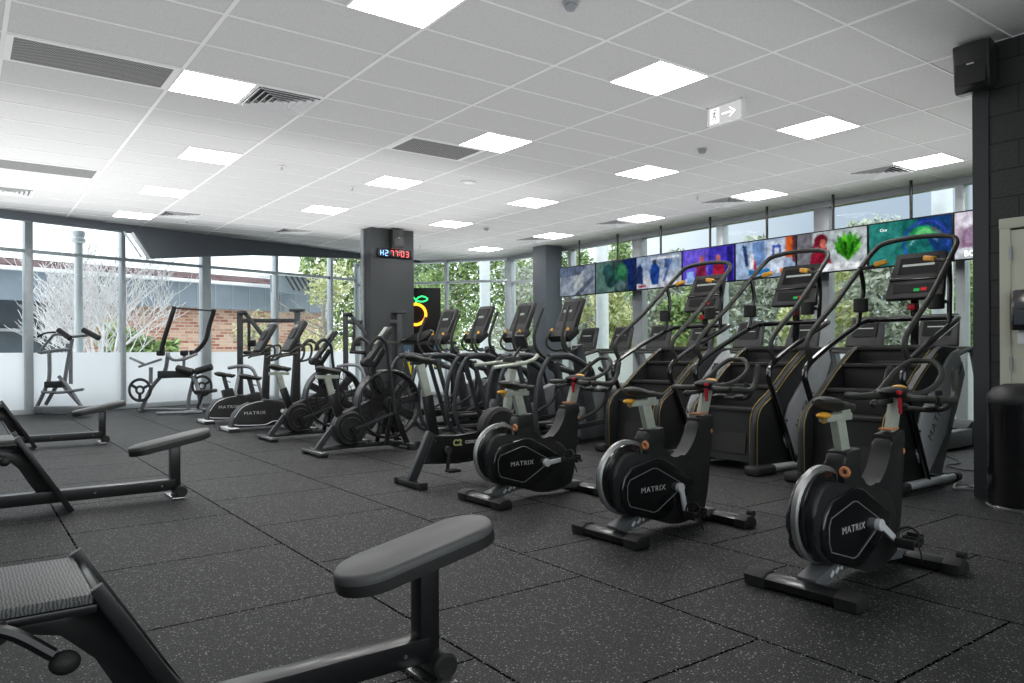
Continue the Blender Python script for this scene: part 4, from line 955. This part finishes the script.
# ---- elliptical trainers with arched handrails
def elliptical(lab):
    r = empty('elliptical_trainer'); tag(r, lab, 'elliptical trainer', 'elliptical trainers')
    b = MB(); b.box((1.05,0,.05),(1.6,.10,.07),.015); b.box((1.9,0,.045),(.12,.62,.07),.02); b.box((.30,0,.045),(.10,.60,.06),.02); b.build('base_frame','plastic',r)
    for s in (-1,1):
        b = MB(); b.lathe([(.0001,s*.155),(.22,s*.155),(.29,s*.145),(.30,s*.12),(.30,s*.06),(.0001,s*.06)],(1.48,0,.42),36,'y'); d = b.build('drive_disc','graph',r)
        MB().cyl((1.48,s*.15,.42),(1.48,s*.19,.42),.075,n=20,bev=.012).build('disc_hub','plastic',d)
        b = MB(); b.bar((.35,s*.17,.20),(1.50,s*.20,.32),.05,.06,.012); b.tube([(.40,s*.17,.22),(.95,s*.25,.46),(1.00,s*.30,.80),(.85,s*.33,.92)],.022,n=8); ln = b.build('pedal_arm','plastic',r)
        b = MB(); b.box((.42,s*.17,.255),(.40,.15,.05),.02); b.build('footplate','rubber',ln)
        # arched fixed rail: curved rear leg, flat pad, sloping front
        b = MB(); b.tube([(.02,s*.36,.05),(-.10,s*.36,.22),(-.13,s*.36,.50),(-.08,s*.36,.80),(.02,s*.36,1.0),(.10,s*.36,1.05)],.026,n=10); b.tube([(.02,s*.36,.05),(.14,s*.34,.03),(.35,s*.30,.035)],.026,n=8); b.bar((.16,s*.36,1.0),(.46,s*.36,.06),.045,.05,.008); rl = b.build('arched_rail','graph',r)
        b = MB(); b.tube([(.06,s*.36,1.055),(.22,s*.36,1.065),(.40,s*.35,1.05),(.70,s*.28,.93),(.92,s*.10,.84)],.040,n=10); b.build('rail_pad','graph',rl)
        b = MB(); b.tube([(.95,s*.16,.70),(.80,s*.24,.92),(.55,s*.27,1.02),(.38,s*.26,1.14),(.34,s*.26,1.30),(.40,s*.25,1.50),(.46,s*.24,1.64)],.020,n=10); b.build('moving_handle','grip',r)
        b = MB(); b.tube([(.74,s*.06,1.16),(.56,s*.14,1.13),(.46,s*.17,1.20),(.47,s*.16,1.30),(.545,s*.14,1.40)],.015,n=8); fh = b.build('fixed_handle','grip',r)
        b = MB(); b.tube([(.51,s*.150,1.36),(.535,s*.142,1.39)],.017,n=8,smooth=0); b.build('sensor','gold',fh)
    b = MB(); b.bar((.98,0,.25),(.80,0,1.20),.15,.18,.03,.11,.12); b.build('mast','graph',r)
    b = MB(); b.prism([(.80,.05),(.78,.30),(.95,.62),(1.20,.70),(1.62,.66),(1.80,.42),(1.84,.10)],-.06,.06,.02); b.build('front_shroud','grey',r)
    b = MB(); b.bar((.60,0,1.34),(.78,0,1.75),.36,.08,.035,.34,.06); b.bar((.50,0,1.26),(.66,0,1.38),.38,.10,.03); cs = b.build('console','plastic',r)
    off = Matrix.Translation((-.042,0,.016))
    MB().bar((.66,0,1.46),(.76,0,1.70),.26,.003).xf(off).build('display','screenk',cs)
    MB().bar((.705,.02,1.57),(.715,.02,1.60),.15,.004).xf(off).build('display_text','lcdw',cs)
    return r
e1 = elliptical('elliptical trainer nearest the stair climbers, below the far television'); e1.location = (5.20,6.80,0)
for k, lab in enumerate(['second elliptical trainer from the stair climbers','third elliptical trainer from the stair climbers','elliptical trainer nearest the charcoal column']):
    dup(e1,(5.20-.01*k,7.74+.92*k,0),0,lab)

# ---- treadmills along the window
def treadmill(lab):
    r = empty('treadmill'); tag(r, lab, 'treadmill', 'treadmills facing the windows')
    b = MB(); b.prism([(0,.03),(0,.17),(.05,.20),(1.45,.22),(1.45,.03)],-.38,-.27,.012).prism([(0,.03),(0,.17),(.05,.20),(1.45,.22),(1.45,.03)],.27,.38,.012); b.build('side_rail','grey',r)
    MB().box((.75,0,.165),(1.5,.54,.03),.006).build('running_belt','rubber',r)
    b = MB(); b.prism([(1.35,.04),(1.36,.22),(1.50,.30),(1.85,.28),(1.98,.16),(1.98,.04)],-.36,.36,.03); b.build('motor_cover','plastic',r)
    for s in (-1,1):
        MB().bar((1.86,s*.40,.05),(1.42,s*.40,1.14),.05,.13,.015).build('upright','mframe',r)
        b = MB(); b.tube([(1.40,s*.40,1.14),(1.20,s*.40,1.10),(.95,s*.40,1.04)],.024,n=8); b.build('handrail','grip',r)
    b = MB(); b.box((1.40,0,1.12),(.14,.82,.07),.02); b.tube([(1.28,-.34,1.10),(1.22,-.2,1.09),(1.22,.2,1.09),(1.28,.34,1.10)],.02,n=8); b.build('crossbar','grip',r)
    b = MB(); b.bar((1.42,0,1.15),(1.56,0,1.54),.50,.07,.03,.42,.06); cs = b.build('console','plastic',r)
    off = Matrix.Translation((-.040,0,.014))
    MB().bar((1.46,0,1.27),(1.54,0,1.50),.32,.003).xf(off).build('display','screenk',cs); MB().bar((1.495,0,1.37),(1.508,0,1.405),.22,.004).xf(off).build('display_text','lcdw',cs)
    return r
tl = ['treadmill nearest the block wall, seen through the nearest stair climber','second treadmill from the block wall, left of the nearest climber console','third treadmill from the block wall, behind the middle stair climber','fourth treadmill from the block wall, left of the middle stair climber',
 'fifth treadmill from the block wall, behind the far stair climber','sixth treadmill from the block wall, left of the far stair climber','seventh treadmill from the block wall, under the dark green television','treadmill farthest from the block wall, under the blurred television']
for k in range(8):
    if k == 0: t0 = treadmill(tl[0]); t = t0
    else: t = dup(t0, None, 0, tl[k])
    t.location = (7.82,4.12+.875*k,0)

# ---- glute benches
def bench(lab, lever=True):
    r = empty('hip_thrust_bench'); tag(r, lab, 'gym bench', 'hip thrust benches')
    MB().bar((-1.55,0,.105),(.0,0,.105),.085,.085,.006).build('base_beam','black',r)
    b = MB()
    for x in (-.55,-.10): b.cyl((x,-.046,.105),(x,-.043,.105),.007,n=8)
    b.build('bolts','steel',r)
    MB().bar((.0,0,.07),(.0,0,.40),.075,.075,.008).build('seat_post','black',r)
    # padded seat, tilted, stadium outline
    R = Matrix.Rotation(-.20,3,'Y'); b = MB(); N = 12; hl, hw = .30, .125
    out = [(hl-hw+hw*math.cos(a), hw*math.sin(a)) for a in [-PI/2+PI*k/N for k in range(N+1)]]+[(-hl+hw+hw*math.cos(a), hw*math.sin(a)) for a in [PI/2+PI*k/N for k in range(N+1)]]
    secs = []
    for f, z in ((.90,-.036),(.97,-.030),(1,-.018),(1,.014),(.985,.024),(.95,.031),(.88,.035)):
        secs.append([Vector((-.03,0,.435))+R@Vector((x-(1-f)*.13*(1 if x > 0 else -1),y*f,z)) for x,y in out])
    b.loft(secs); pad = b.build('seat_pad','vinyl',r)
    b = MB(); secs = [[Vector((-.03,0,.435))+R@Vector((x*g,y*g*1.003,z)) for x,y in out] for g, z in ((1.002,-.032),(1.004,-.02),(1.004,.002),(1.002,.006))]; b.loft(secs); b.build('pad_side','vinyld',pad)
    b = MB(); b.cyl((.03,-.10,.055),(.03,.10,.055),.046,n=24,bev=.01); b.build('foot_roller','rubber',r)
    b = MB(); b.box((.0,0,.012),(.09,.28,.018),.004); b.build('foot_plate','steel',r)
    # rear foot board, deck, arched bracket, lever
    b = MB(); b.bar((-.72,.0,.012),(-1.03,0,.535),.42,.022,.004); b.build('foot_board','black',r)
    b = MB(); b.bar((-.712,.205,.02),(-1.035,.205,.56),.022,.032,.003).bar((-.712,-.205,.02),(-1.035,-.205,.56),.022,.032,.003); b.build('board_edge','black',r,split=True)
    MB().box((-1.305,0,.533),(.53,.41,.025),.004).build('deck','deck',r)
    MB().box((-1.305,0,.509),(.545,.42,.022),.006).build('deck_frame','black',r)
    b = MB(); b.prism([(-1.60,.50),(-1.60,.43),(-1.40,.44),(-1.20,.44),(-1.09,.41),(-1.01,.33),(-.96,.22),(-.91,.14),(-.76,.14),(-.83,.24),(-.95,.44),(-1.02,.50)],-.035,.035,.008); b.build('arched_bracket','black',r)
    b = MB(); b.cyl((-1.24,-.19,.50),(-1.24,-.24,.50),.028,n=16); b.tube([(-1.26,-.235,.52),(-1.20,-.24,.49),(-1.13,-.24,.43)],.016,n=8); lv = b.build('lever','black',r)
    MB().ell((-1.105,-.24,.405),(.034,.030,.028)).build('lever_knob','rubber',lv)
    return r
bf = bench('nearest hip thrust bench, grey pad in the foreground'); bf.location = (1.30,2.28,0)
dup(bf,(1.34,6.25,0),0,'middle hip thrust bench with grey pad at the left edge')
dup(bf,(1.42,10.54,0),0,'farthest hip thrust bench, in front of the plate machine')

# ---- plate-loaded machines and frames near the raked windows: x to the viewer's right
RV = -.6357
def place(l, d): return (l*.8045+d*.594, -l*.594+d*.8045, 0)
def tubes(name, m, par, r, *paths, n=8, smooth=4):
    b = MB()
    for p in paths: b.tube(p, r, n=n, smooth=smooth if len(p) > 2 else 0)
    return b.build(name, m, par)
def plate(par, x, y, z, R):
    b = MB(); b.ring((x,y,z),R*.88,R*.12,'y',28,6).ring((x,y,z),R*.30,R*.10,'y',20,6)
    for a in (0.5,2.6,4.7): b.bar((x+R*.3*math.cos(a),y,z+R*.3*math.sin(a)),(x+R*.85*math.cos(a),y,z+R*.85*math.sin(a)),.02,R*.22)
    return b.build('weight_plate','graph',par)
# pulldown (origin at lx=-6.25, d=13.9)
r = tag(empty('pulldown_machine',place(-6.25,13.75),RV), 'grey plate loaded pulldown machine with two tall arms in front of the window', 'weight machine')
tubes('base_frame','mframe',r,.030,[(-.72,.35,.05),(-.30,.30,.05),(.10,.20,.05),(.68,.10,.05)],[(-.10,-.40,.035),(.67,-.30,.05)],[(.30,-.35,.04),(.42,.40,.04)],[(-.75,.55,.04),(-.70,.1,.04)])
tubes('main_frame','mframe',r,.036,[(-.70,.25,.06),(-.45,.15,.48),(-.18,.05,.75),(-.10,.0,.95),(-.08,0,1.12)],[(-.20,0,.68),(.22,0,.70)],[(.12,0,.70),(.38,-.02,.66),(.50,-.05,.40),(.56,-.10,.08)],[(.32,.15,.62),(.24,.15,.30),(.22,.15,.06)],[(.30,.30,.62),(.40,.30,.06)],[(-.42,.05,.85),(-.44,.08,.55)])
MB().box((.05,.0,.72),(.62,.10,.13),.02).build('counterweight_box','graph',r)
for s, dx in ((-1,0),(1,.42)):
    tubes('pull_arm','plastic',r,.042,[(-.10+dx,s*.25,1.10),(-.02+dx,s*.28,1.36),(.10+dx*1.05,s*.30,1.70),(.18+dx*1.12,s*.30,1.95)] if s < 0 else [(.28,s*.25,1.10),(.40,s*.28,1.22),(.50,s*.30,1.38),(.56,s*.30,1.62),(.655,s*.30,1.93)])
b = MB(); b.cyl((.20,-.30,1.92),(.64,.25,1.90),.014,n=8); b.build('pull_bar','black',r)
b = MB()
for x,y in ((-.12,-.2),(.30,.2),(.22,0)): b.box((x,y,1.11),(.12,.12,.10),.03)
b.build('pivot_block','plastic',r,split=True)
tubes('lower_arm','mframe',r,.028,[(-.10,0,1.10),(.05,-.1,.99),(.25,-.1,1.0),(.46,0,1.10)],[(.22,0,1.1),(.20,0,.70)])
tubes('storage_peg','mframe',r,.022,[(-.76,-.05,1.03),(-.50,0,.90)],[(-.62,0,.86),(-.20,0,1.00)])
plate(r,-.54,-.12,.44,.22); plate(r,.50,.10,.50,.20)
b = MB(); b.cyl((.12,-.10,.84),(.43,-.10,.76),.062,n=18,bev=.015).cyl((.47,-.10,.77),(.77,-.10,.86),.062,n=18,bev=.015); b.build('thigh_roller','vinyld',r,split=True)
tubes('roller_post','mframe',r,.022,[(.45,-.05,.78),(.42,0,.66)])
MB().box((.66,-.12,.41),(.34,.26,.07),.03,(0,-.08,0)).build('seat','vinyld',r); tubes('seat_post','graph',r,.03,[(.62,-.12,.40),(.50,-.12,.10)])

# standing calf/hack machine (origin lx=-8.2, d=13.6)
r = tag(empty('standing_press_machine',place(-8.20,13.6),RV), 'grey standing press machine with shoulder pads at the far left window', 'weight machine')
tubes('base_frame','mframe',r,.030,[(-.60,.2,.04),(-.30,.0,.04),(.05,-.1,.03),(.30,-.1,.05)],[(-.50,.4,.04),(.6,.4,.04)],[(.25,.3,.05),(.35,-.2,.05)])
tubes('main_frame','mframe',r,.034,[(-.52,.05,.06),(-.30,.03,.50),(-.22,0,.72),(-.22,0,1.16)],[(.05,.2,1.14),(.05,.2,.55)],[(-.38,0,1.13),(.02,0,1.18),(.18,0,1.17)],[(.20,.0,1.38),(.10,.02,.95),(.02,.05,.55)],[(-.05,0,.70),(.18,0,.42),(.38,.0,.10)],[(-.35,.1,.18),(-.10,.05,.56)],[(-.20,.25,.60),(.28,.2,.10)])
MB().box((-.12,0,.55),(.32,.16,.12),.03).build('weight_box','vinyld',r)
tubes('weight_peg','mframe',r,.026,[(-.30,-.1,.42),(.05,-.12,.41),(.50,-.18,.47)])
tubes('shoulder_arm','mframe',r,.026,[(-.42,0,1.12),(-.22,0,1.36),(-.10,0,1.46),(.20,-.02,1.42),(.52,-.05,1.44)])
tubes('handle','black',r,.018,[(-.34,-.15,1.41),(-.22,-.12,1.48),(-.05,-.08,1.50)])
b = MB(); b.cyl((.0,-.10,1.54),(.26,-.16,1.38),.05,n=16,bev=.012).cyl((.45,-.10,1.54),(.78,-.16,1.38),.05,n=16,bev=.012); b.build('shoulder_pad','vinyld',r,split=True)
MB().box((.38,-.55,.14),(.95,.22,.11),.02).build('foot_platform','mframe',r)

# ---- training frames with top bars, in front of the right part of the raked windows
def train_frame(lab):
    r = empty('training_frame'); tag(r, lab, 'training frame', 'training frames by the window')
    for x in (-.52,.50): MB().bar((x,0,.03),(x,0,1.84),.07,.09,.008).build('post','graph',r)
    b = MB(); b.bar((-.52,0,1.68),(.50,0,1.68),.06,.07,.006); b.bar((-.54,0,1.83),(-.40,-.10,1.83),.09,.05,.008); b.box((.50,0,1.86),(.26,.12,.05),.008); b.build('top_beam','graph',r)
    b = MB(); b.bar((-.44,0,1.83),(.0,-.1,1.32),.06,.07,.006); b.bar((-.36,0,1.72),(-.36,0,1.10),.035,.05,.004); b.build('diagonal_brace','graph',r)
    tubes('side_rail','mframe',r,.03,[(-.60,-.35,.85),(-.35,-.38,.88),(-.15,-.38,.80),(.0,-.38,.35),(.10,-.38,.05)],[(-.52,0,.85),(-.52,-.30,.30),(-.52,-.40,.05)])
    b = MB(); b.box((0,-.0,.03),(1.2,.10,.05),.01); b.box((-.52,0,.03),(.10,1.0,.05),.01); b.box((.50,0,.03),(.10,1.0,.05),.01); b.build('base','graph',r)
    b = MB(); b.cyl((-.42,-.08,1.12),(-.14,-.12,1.10),.035,n=12).box((-.30,-.02,1.28),(.14,.08,.12),.02); b.build('pulley_handle','black',r)
    return r
f1 = train_frame('dark training frame beside the two upright bikes, by the window'); f1.location = place(-4.32,13.3); f1.rotation_euler = (0,0,RV)
dup(f1,place(-2.62,14.1),RV,'dark training frame partly behind the charcoal column')

# ---- low rack with blue panels and yellow straps beyond the erg bike
r = tag(empty('strap_rack',place(-1.58,12.9),RV), 'dark low rack holding blue panels and yellow straps beyond the ellipticals', 'rack')
MB().bar((-.62,0,1.27),(.62,0,1.27),.08,.06,.01).build('top_bar','grip',r)
b = MB()
for x in (-.55,.55): b.bar((x,0,.02),(x,0,1.26),.06,.07,.006); b.box((x,0,.02),(.08,.6,.04),.008)
b.build('rack_frame','black',r)
for x in (-.22,.30):
    p = MB().box((x,-.05,1.02),(.13,.03,.42),.006).build('blue_panel','bluepan',r)
    text('x3',.07,'panel_lettering','letter',p,(x,-.067,1.12),(PI/2,0,0))
    tubes('yellow_strap','yellow',r,.018,[(x-.06,-.10,.98),(x-.03,-.10,.86),(x+.03,-.10,.94),(x+.02,-.10,.78),(x+.06,-.10,.88),(x+.05,-.10,.70)],n=6)
b = MB(); b.prism([(-.35,1.30),(-.10,1.42),(.18,1.50),(.24,1.46),(.05,1.34),(.0,1.28)],-.10,.10,.02); b.build('console_arm','plastic',r)
# ================================================================== OUTSIDE
struct(MB().poly([(-40,17.2,-.12),(60,34,-.12),(60,90,-.12),(-40,90,-.12)]).build('ground', mat('pale_paving',(.42,.43,.42),.9,var=.15,vscale=.4)))
struct(MB().poly([(11.2,-20,-.12),(80,-20,-.12),(80,60,-.12),(11.2,16,-.12)]).build('ground', mat('grass_verge',(.20,.27,.12),.9,var=.3,vscale=.6)))
rz = math.atan2(.2497,.9683)
# brick building parallel to the raked windows, 7 m beyond
O = Vector((.58,16.208,0))+TN*7
bd = tag(empty('brick_building',O,rz), 'brick building with grey metal fascia and white gutters across the lane', 'building')
MB().box((-2,2.0,3.47),(29,3.6,.34)).build('upper_brick_band','brickd',bd)
MB().box((4,.9,3.72),(34,3.6,.10)).build('roof_edge','roofw',bd) if False else None
MB().box((-2,-.1,3.34),(29,.5,.09),.01).build('gutter','roofw',bd)
b = MB(); b.box((-2,.1,2.92),(29,.3,.80)); b.build('fascia','fascia',bd)
b = MB()
for k in range(42): b.box((-13+.6*k,-.06,2.92),(.03,.02,.80))
b.build('fascia_seams','frame_d',bd)
MB().box((8.5,1.9,1.25),(8.4,3.0,2.7)).build('brick_wall','brick',bd)
MB().box((-4.6,2.2,1.25),(17.4,2.4,2.7)).build('shopfront','darkwin',bd)
b = MB()
for k in range(8): b.box((-12+1.9*k,.95,1.3),(.10,.1,2.6))
b.box((-4.6,.95,1.75),(17.4,.08,.08)); b.build('shopfront_frame','frame_d',bd)
b = MB(); b.ring((-.3,.9,1.0),1.35,.10,'y',40,6); b.build('arched_trim','frame',bd)
b = MB(); b.box((4,3.8,3.95),(34,.6,.5)); b.build('parapet','roofw',bd) if False else None
# louvred canopy
cp = tag(empty('louvred_canopy',O+TD*10.2+TN*-1.65,rz), 'pale canopy roof with dark louvres beside the brick building', 'canopy')
b = MB()
for k in range(6): b.bar((-.75+.2*k,-.12,3.56),(-.5+.2*k,-.22,3.10),.045,.04)
b.build('louvre','black',cp)
MB().box((.0,.5,3.61),(2.4,1.2,.09),.01).build('canopy_roof','roofw',cp); MB().box((.0,.1,3.3),(2.2,.25,.54)).build('canopy_beam','fascia',cp)
b = MB(); b.box((-1.0,.2,1.5),(.12,.12,3.1)); b.box((1.0,.2,1.5),(.12,.12,3.1)); b.build('canopy_post','frame',cp,split=True)

# street lamp
lp = tag(empty('lamp_post',(1.92,17.25,-.12)), 'pale blue white lamp post standing by the bare tree', 'lamp post')
MB().cyl((0,0,0),(0,0,3.46),.085,.075,n=20).build('pole','lamp_post',lp); MB().lathe([(.08,3.44),(.13,3.47),(.13,3.53),(.10,3.55),(.12,3.61),(.12,3.68),(.05,3.72)]).build('lamp_cap','lamp_post',lp)
# structural columns outside the television windows
for x, y, lab in ((12.5,13.25,'grey round column outside the windows behind the blurred television'),(12.5,5.47,'grey round column outside the windows near the block wall'),(11.9,17.4,'white round column outside the far window bay')):
    c = tag(empty('outside_column',(x,y,-.12)), lab, 'column'); MB().cyl((0,0,0),(0,0,4.6),.15,n=24).build('shaft','lamp_post',c); MB().cyl((0,0,0),(0,0,.25),.20,n=24).build('plinth','frame_d',c)

# bare pale tree
def bare_tree(loc, lab, H=3.9, seed=3):
    random.seed(seed); r = tag(empty('bare_tree',loc), lab, 'tree'); segs = []
    def grow(p, d, L, rad, lvl):
        n = 4; q = p; dd = d.copy(); pts = [p.copy()]
        for i in range(n):
            dd = (dd+Vector((random.uniform(-.2,.2),random.uniform(-.2,.2),random.uniform(-.04,.14)))).normalized(); q = q+dd*(L/n); pts.append(q.copy())
        segs.append((pts, rad, lvl))
        if lvl < 4:
            for k in range([5,3,4,3][lvl]):
                i = random.randint(2 if lvl else 1,n); a = random.uniform(0,2*PI); sp = random.uniform(.5,1.0)
                nd = (dd+Vector((math.cos(a)*sp,math.sin(a)*sp,random.uniform(-.10,.45)))).normalized()
                grow(pts[i], nd, L*random.uniform(.60,.82), rad*.60, lvl+1)
    for k in range(6):
        a = 2*PI*k/6+.3; grow(Vector((0,0,.1)), Vector((math.cos(a)*.28,math.sin(a)*.28,1)).normalized(), H*.40, .036, 0)
    b = MB(); t = MB()
    for pts, rad, lvl in segs:
        (b if lvl < 2 else t).tube(pts, max(rad,.009), n=6 if lvl < 2 else 3, smooth=0, r2=max(rad*.6,.006), cap=False)
    b.build('trunk','bark',r,recalc=False); t.build('twigs','bark',r,recalc=False); return r
bare_tree((2.6,19.9,-.1),'leafless pale tree with spreading white branches outside the left windows')

def leafy(name, loc, lab, h, rad, m, n, z0=.4, seed=1, cs=.09, grp='trees beyond the glass'):
    random.seed(seed); r = tag(empty(name,loc), lab, 'tree', grp)
    b = MB(); b.tube([(0,0,0),(.1,.05,h*.3),(-.05,.1,h*.6),(.05,0,h*.85)],.10,n=7,r2=.03)
    for k in range(14):
        a = random.uniform(0,2*PI); z = random.uniform(.15,.75)*h; l = rad*random.uniform(.6,1); b.tube([(0,0,z),(math.cos(a)*l*.5,math.sin(a)*l*.5,z+.25*l),(math.cos(a)*l,math.sin(a)*l,z+.6*l)],.035,n=4,r2=.01)
    b.build('trunk','bark2',r,recalc=False)
    bm = bmesh.new(); blobs = []
    for k in range(16):
        a = random.uniform(0,2*PI); rr = rad*random.uniform(.1,.75); blobs.append((math.cos(a)*rr,math.sin(a)*rr,random.uniform(z0,h-.2),rad*random.uniform(.28,.5)))
    for k in range(n):
        x,y,z,s = random.choice(blobs); v = Vector((random.gauss(0,1),random.gauss(0,1),random.gauss(0,1))).normalized()*s*random.uniform(.6,1.05)
        c = Vector((x,y,max(z+v.z*.85,.05)))+Vector((v.x,v.y,0)); q = Matrix.Rotation(random.uniform(0,2*PI),3,Vector((random.gauss(0,1),random.gauss(0,1),random.gauss(0,1))).normalized())
        w = cs*random.uniform(.6,1.4); pts = [q@Vector(p) for p in ((-w,0,0),(0,-w*.45,0),(w,0,0),(0,w*.45,0))]
        bm.faces.new([bm.verts.new(c+p) for p in pts])
    me = bpy.data.meshes.new('foliage'); bm.to_mesh(me); bm.free(); me.materials.append(M[m])
    o = bpy.data.objects.new('foliage',me); COL.objects.link(o); o.parent = r; return r
leafy('flowering_tree',(9.2,22.2,-.1),'loose pale tree in blossom left of the charcoal column outside',3.9,1.5,'leafy',2600,.8,11,.07)
leafy('flowering_tree',(6.9,22.0,-.1),'small pale shrub tree in front of the louvred canopy',2.4,.8,'leafy',900,.5,12,.06)
far = [(13.2,22.6,4.4,1.35,'leafg','dense green tree seen just right of the charcoal column'),(16.4,21.6,4.8,1.45,'leafw','grey green tree in the middle of the far window bay'),(19.2,19.8,4.2,1.4,'leafg','green tree seen beside the far grey column'),(15.2,27.5,5.6,1.8,'leafd','tall dark tree behind the far window bay')]
right = [(18.2,15.4,3.4,1.25,'leafy','yellow green tree below the dark green television'),(16.2,13.2,3.4,1.15,'leafg','bright green tree below the blue television'),(18.9,11.6,4.2,1.25,'leafw','grey green tree below the purple television'),
 (16.2,9.8,3.3,1.15,'leafy','pale yellow bushy tree behind the far stair climber'),(18.9,8.0,4.0,1.25,'leafw','silvery tree behind the middle stair climber console'),(16.2,6.4,3.3,1.15,'leafg','green tree left of the nearest climber console'),(18.9,4.6,3.8,1.25,'leafw','silvery bushy tree behind the nearest climber'),
 (25.5,14.0,5.6,1.8,'leafw','tall pale tree rising above the blue television'),(25.8,9.4,5.4,1.7,'leafw','tall pale tree rising above the purple television'),(25.5,5.0,4.8,1.6,'leafd','distant dark tree low above the red figure television'),(15.9,17.0,3.9,1.1,'leafy','yellow tree beyond the far grey column')]
for i,(x,y,h,rd,m,lab) in enumerate(far+right): leafy('leafy_tree',(x,y,-.12),lab,h,rd,m,5200,.3,20+i,.085)
# clipped hedge closing off the verge, and a low one by the lane
b = MB(); 
def hedge(p, q, h, w, n, lab, seed):
    random.seed(seed); p, q = Vector((*p,0)), Vector((*q,0)); d = q-p; L = d.length; d.normalize(); nn = Vector((-d.y,d.x,0)); bm = bmesh.new()
    for k in range(n):
        s = random.uniform(0,L); z = random.uniform(0,1)**.7*h*(1+.15*math.sin(s*1.7+seed)); c = p+d*s+nn*random.uniform(-w,w)+Vector((0,0,z)); R = Matrix.Rotation(random.uniform(0,2*PI),3,Vector((random.gauss(0,1),random.gauss(0,1),random.gauss(0,1))).normalized()); ww = random.uniform(.08,.17)
        bm.faces.new([bm.verts.new(c+R@Vector(v)) for v in ((-ww,0,0),(0,-ww*.5,0),(ww,0,0),(0,ww*.5,0))])
    me = bpy.data.meshes.new('hedge'); bm.to_mesh(me); bm.free(); me.materials.append(M['leafw'] if seed % 2 else M['leafg']); o = bpy.data.objects.new('hedge',me); COL.objects.link(o); tag(o,lab,'hedge')
hedge((21.3,-1),(22.2,26),4.3,.4,42000,'long silvery hedge running behind the trees outside the television windows',5)
hedge((11.5,30.5),(27,26.5),6.2,.5,30000,'long green hedge behind the trees of the far window bay',6)
hedge((3.0,22.45),(5.0,22.95),1.7,.25,1200,'dark hedge behind the bare tree by the brick building',8)

# ================================================================== LIGHT, SKY, CAMERA
w = bpy.data.worlds.new('overcast_sky'); bpy.context.scene.world = w; w.use_nodes = True
nt = w.node_tree; bg = nt.nodes['Background']
tc = nt.nodes.new('ShaderNodeTexCoord'); nz = nt.nodes.new('ShaderNodeTexNoise'); nz.inputs['Scale'].default_value = 3.0; nz.inputs['Detail'].default_value = 5
nt.links.new(tc.outputs['Generated'], nz.inputs['Vector']); rp = nt.nodes.new('ShaderNodeValToRGB')
rp.color_ramp.elements[0].position = .35; rp.color_ramp.elements[0].color = (.74,.80,.86,1); rp.color_ramp.elements[1].position = .65; rp.color_ramp.elements[1].color = (1,1,1,1)
nt.links.new(nz.outputs['Fac'], rp.inputs[0]); spx = nt.nodes.new('ShaderNodeSeparateXYZ'); nt.links.new(tc.outputs['Generated'], spx.inputs[0])
m1 = nt.nodes.new('ShaderNodeMapRange'); m1.interpolation_type = 'SMOOTHSTEP'; m1.inputs['From Min'].default_value = .55; m1.inputs['From Max'].default_value = .85; nt.links.new(spx.outputs[0], m1.inputs[0])
m2 = nt.nodes.new('ShaderNodeMapRange'); m2.inputs['From Min'].default_value = .25; m2.inputs['From Max'].default_value = .6; m2.inputs['To Min'].default_value = 1; m2.inputs['To Max'].default_value = 0; nt.links.new(spx.outputs[2], m2.inputs[0])
m3 = nt.nodes.new('ShaderNodeMath'); m3.operation = 'MULTIPLY'; nt.links.new(m1.outputs[0], m3.inputs[0]); nt.links.new(m2.outputs[0], m3.inputs[1])
m4 = nt.nodes.new('ShaderNodeMixRGB'); m4.blend_type = 'MULTIPLY'; m4.inputs[2].default_value = (.30,.33,.37,1); nt.links.new(m3.outputs[0], m4.inputs[0]); nt.links.new(rp.outputs[0], m4.inputs[1])
nt.links.new(m4.outputs[0], bg.inputs[0]); bg.inputs[1].default_value = SKY = 2.4
def area(name, loc, rot, sx, sy, e=0, portal=False, col=(1,1,1)):
    l = bpy.data.lights.new(name,'AREA'); l.shape = 'RECTANGLE'; l.size = sx; l.size_y = sy; l.energy = e; l.color = col
    if portal: l.cycles.is_portal = True
    o = bpy.data.objects.new(name,l); COL.objects.link(o); o.location = loc; o.rotation_euler = rot; return o
area('portal_light',(2.0,wy(2.0)+.3,2.1),(-PI/2,0,rz),15,3.9,portal=True)
area('portal_light',(XR+.3,8.7,1.75),(PI/2,0,PI/2),12.6,3.5,portal=True)

# added area lights without fittings to brighten the ceiling, stronger towards the raked windows
area('ceiling_fill',(2.4,11.0,2.95),(PI,0,0),10,6,175)
area('ceiling_fill',(8.9,9.0,2.98),(PI,0,0),2.6,12,60)
area('ceiling_fill',(3.0,5.3,2.95),(PI,0,0),9.2,5.4,80)
area('ceiling_fill',(1.0,.3,2.95),(PI,0,0),9,4,36)
area('ceiling_fill',(-.2,11.4,1.9),(PI,0,0),5,3.5,45)
area('portal_light',(1.0,-3.3,2.1),(PI/2,0,0),11,2.7,portal=True)
cam = bpy.data.cameras.new('camera'); co = bpy.data.objects.new('camera',cam); COL.objects.link(co)
co.location = (0,0,HC); cam.sensor_width = 36; cam.lens = 747.8/1024*36; cam.shift_y = 8.75/1024; cam.clip_end = 300
co.matrix_world = Matrix.Translation((0,0,HC)) @ Matrix.Rotation(-.6357,4,'Z') @ Matrix.Rotation(PI/2,4,'X') @ Matrix.Rotation(-.0046,4,'Z')
sc = bpy.context.scene; sc.camera = co
sc.view_settings.view_transform = 'Standard'; sc.view_settings.look = 'None'; sc.view_settings.exposure = 0.0; sc.view_settings.gamma = 1.0
cy = sc.cycles; cy.use_denoising = True; cy.max_bounces = 8; cy.diffuse_bounces = 4; cy.glossy_bounces = 3; cy.transmission_bounces = 6; cy.transparent_max_bounces = 16
cy.caustics_reflective = False; cy.caustics_refractive = False; cy.sample_clamp_indirect = 6; cy.use_light_tree = True
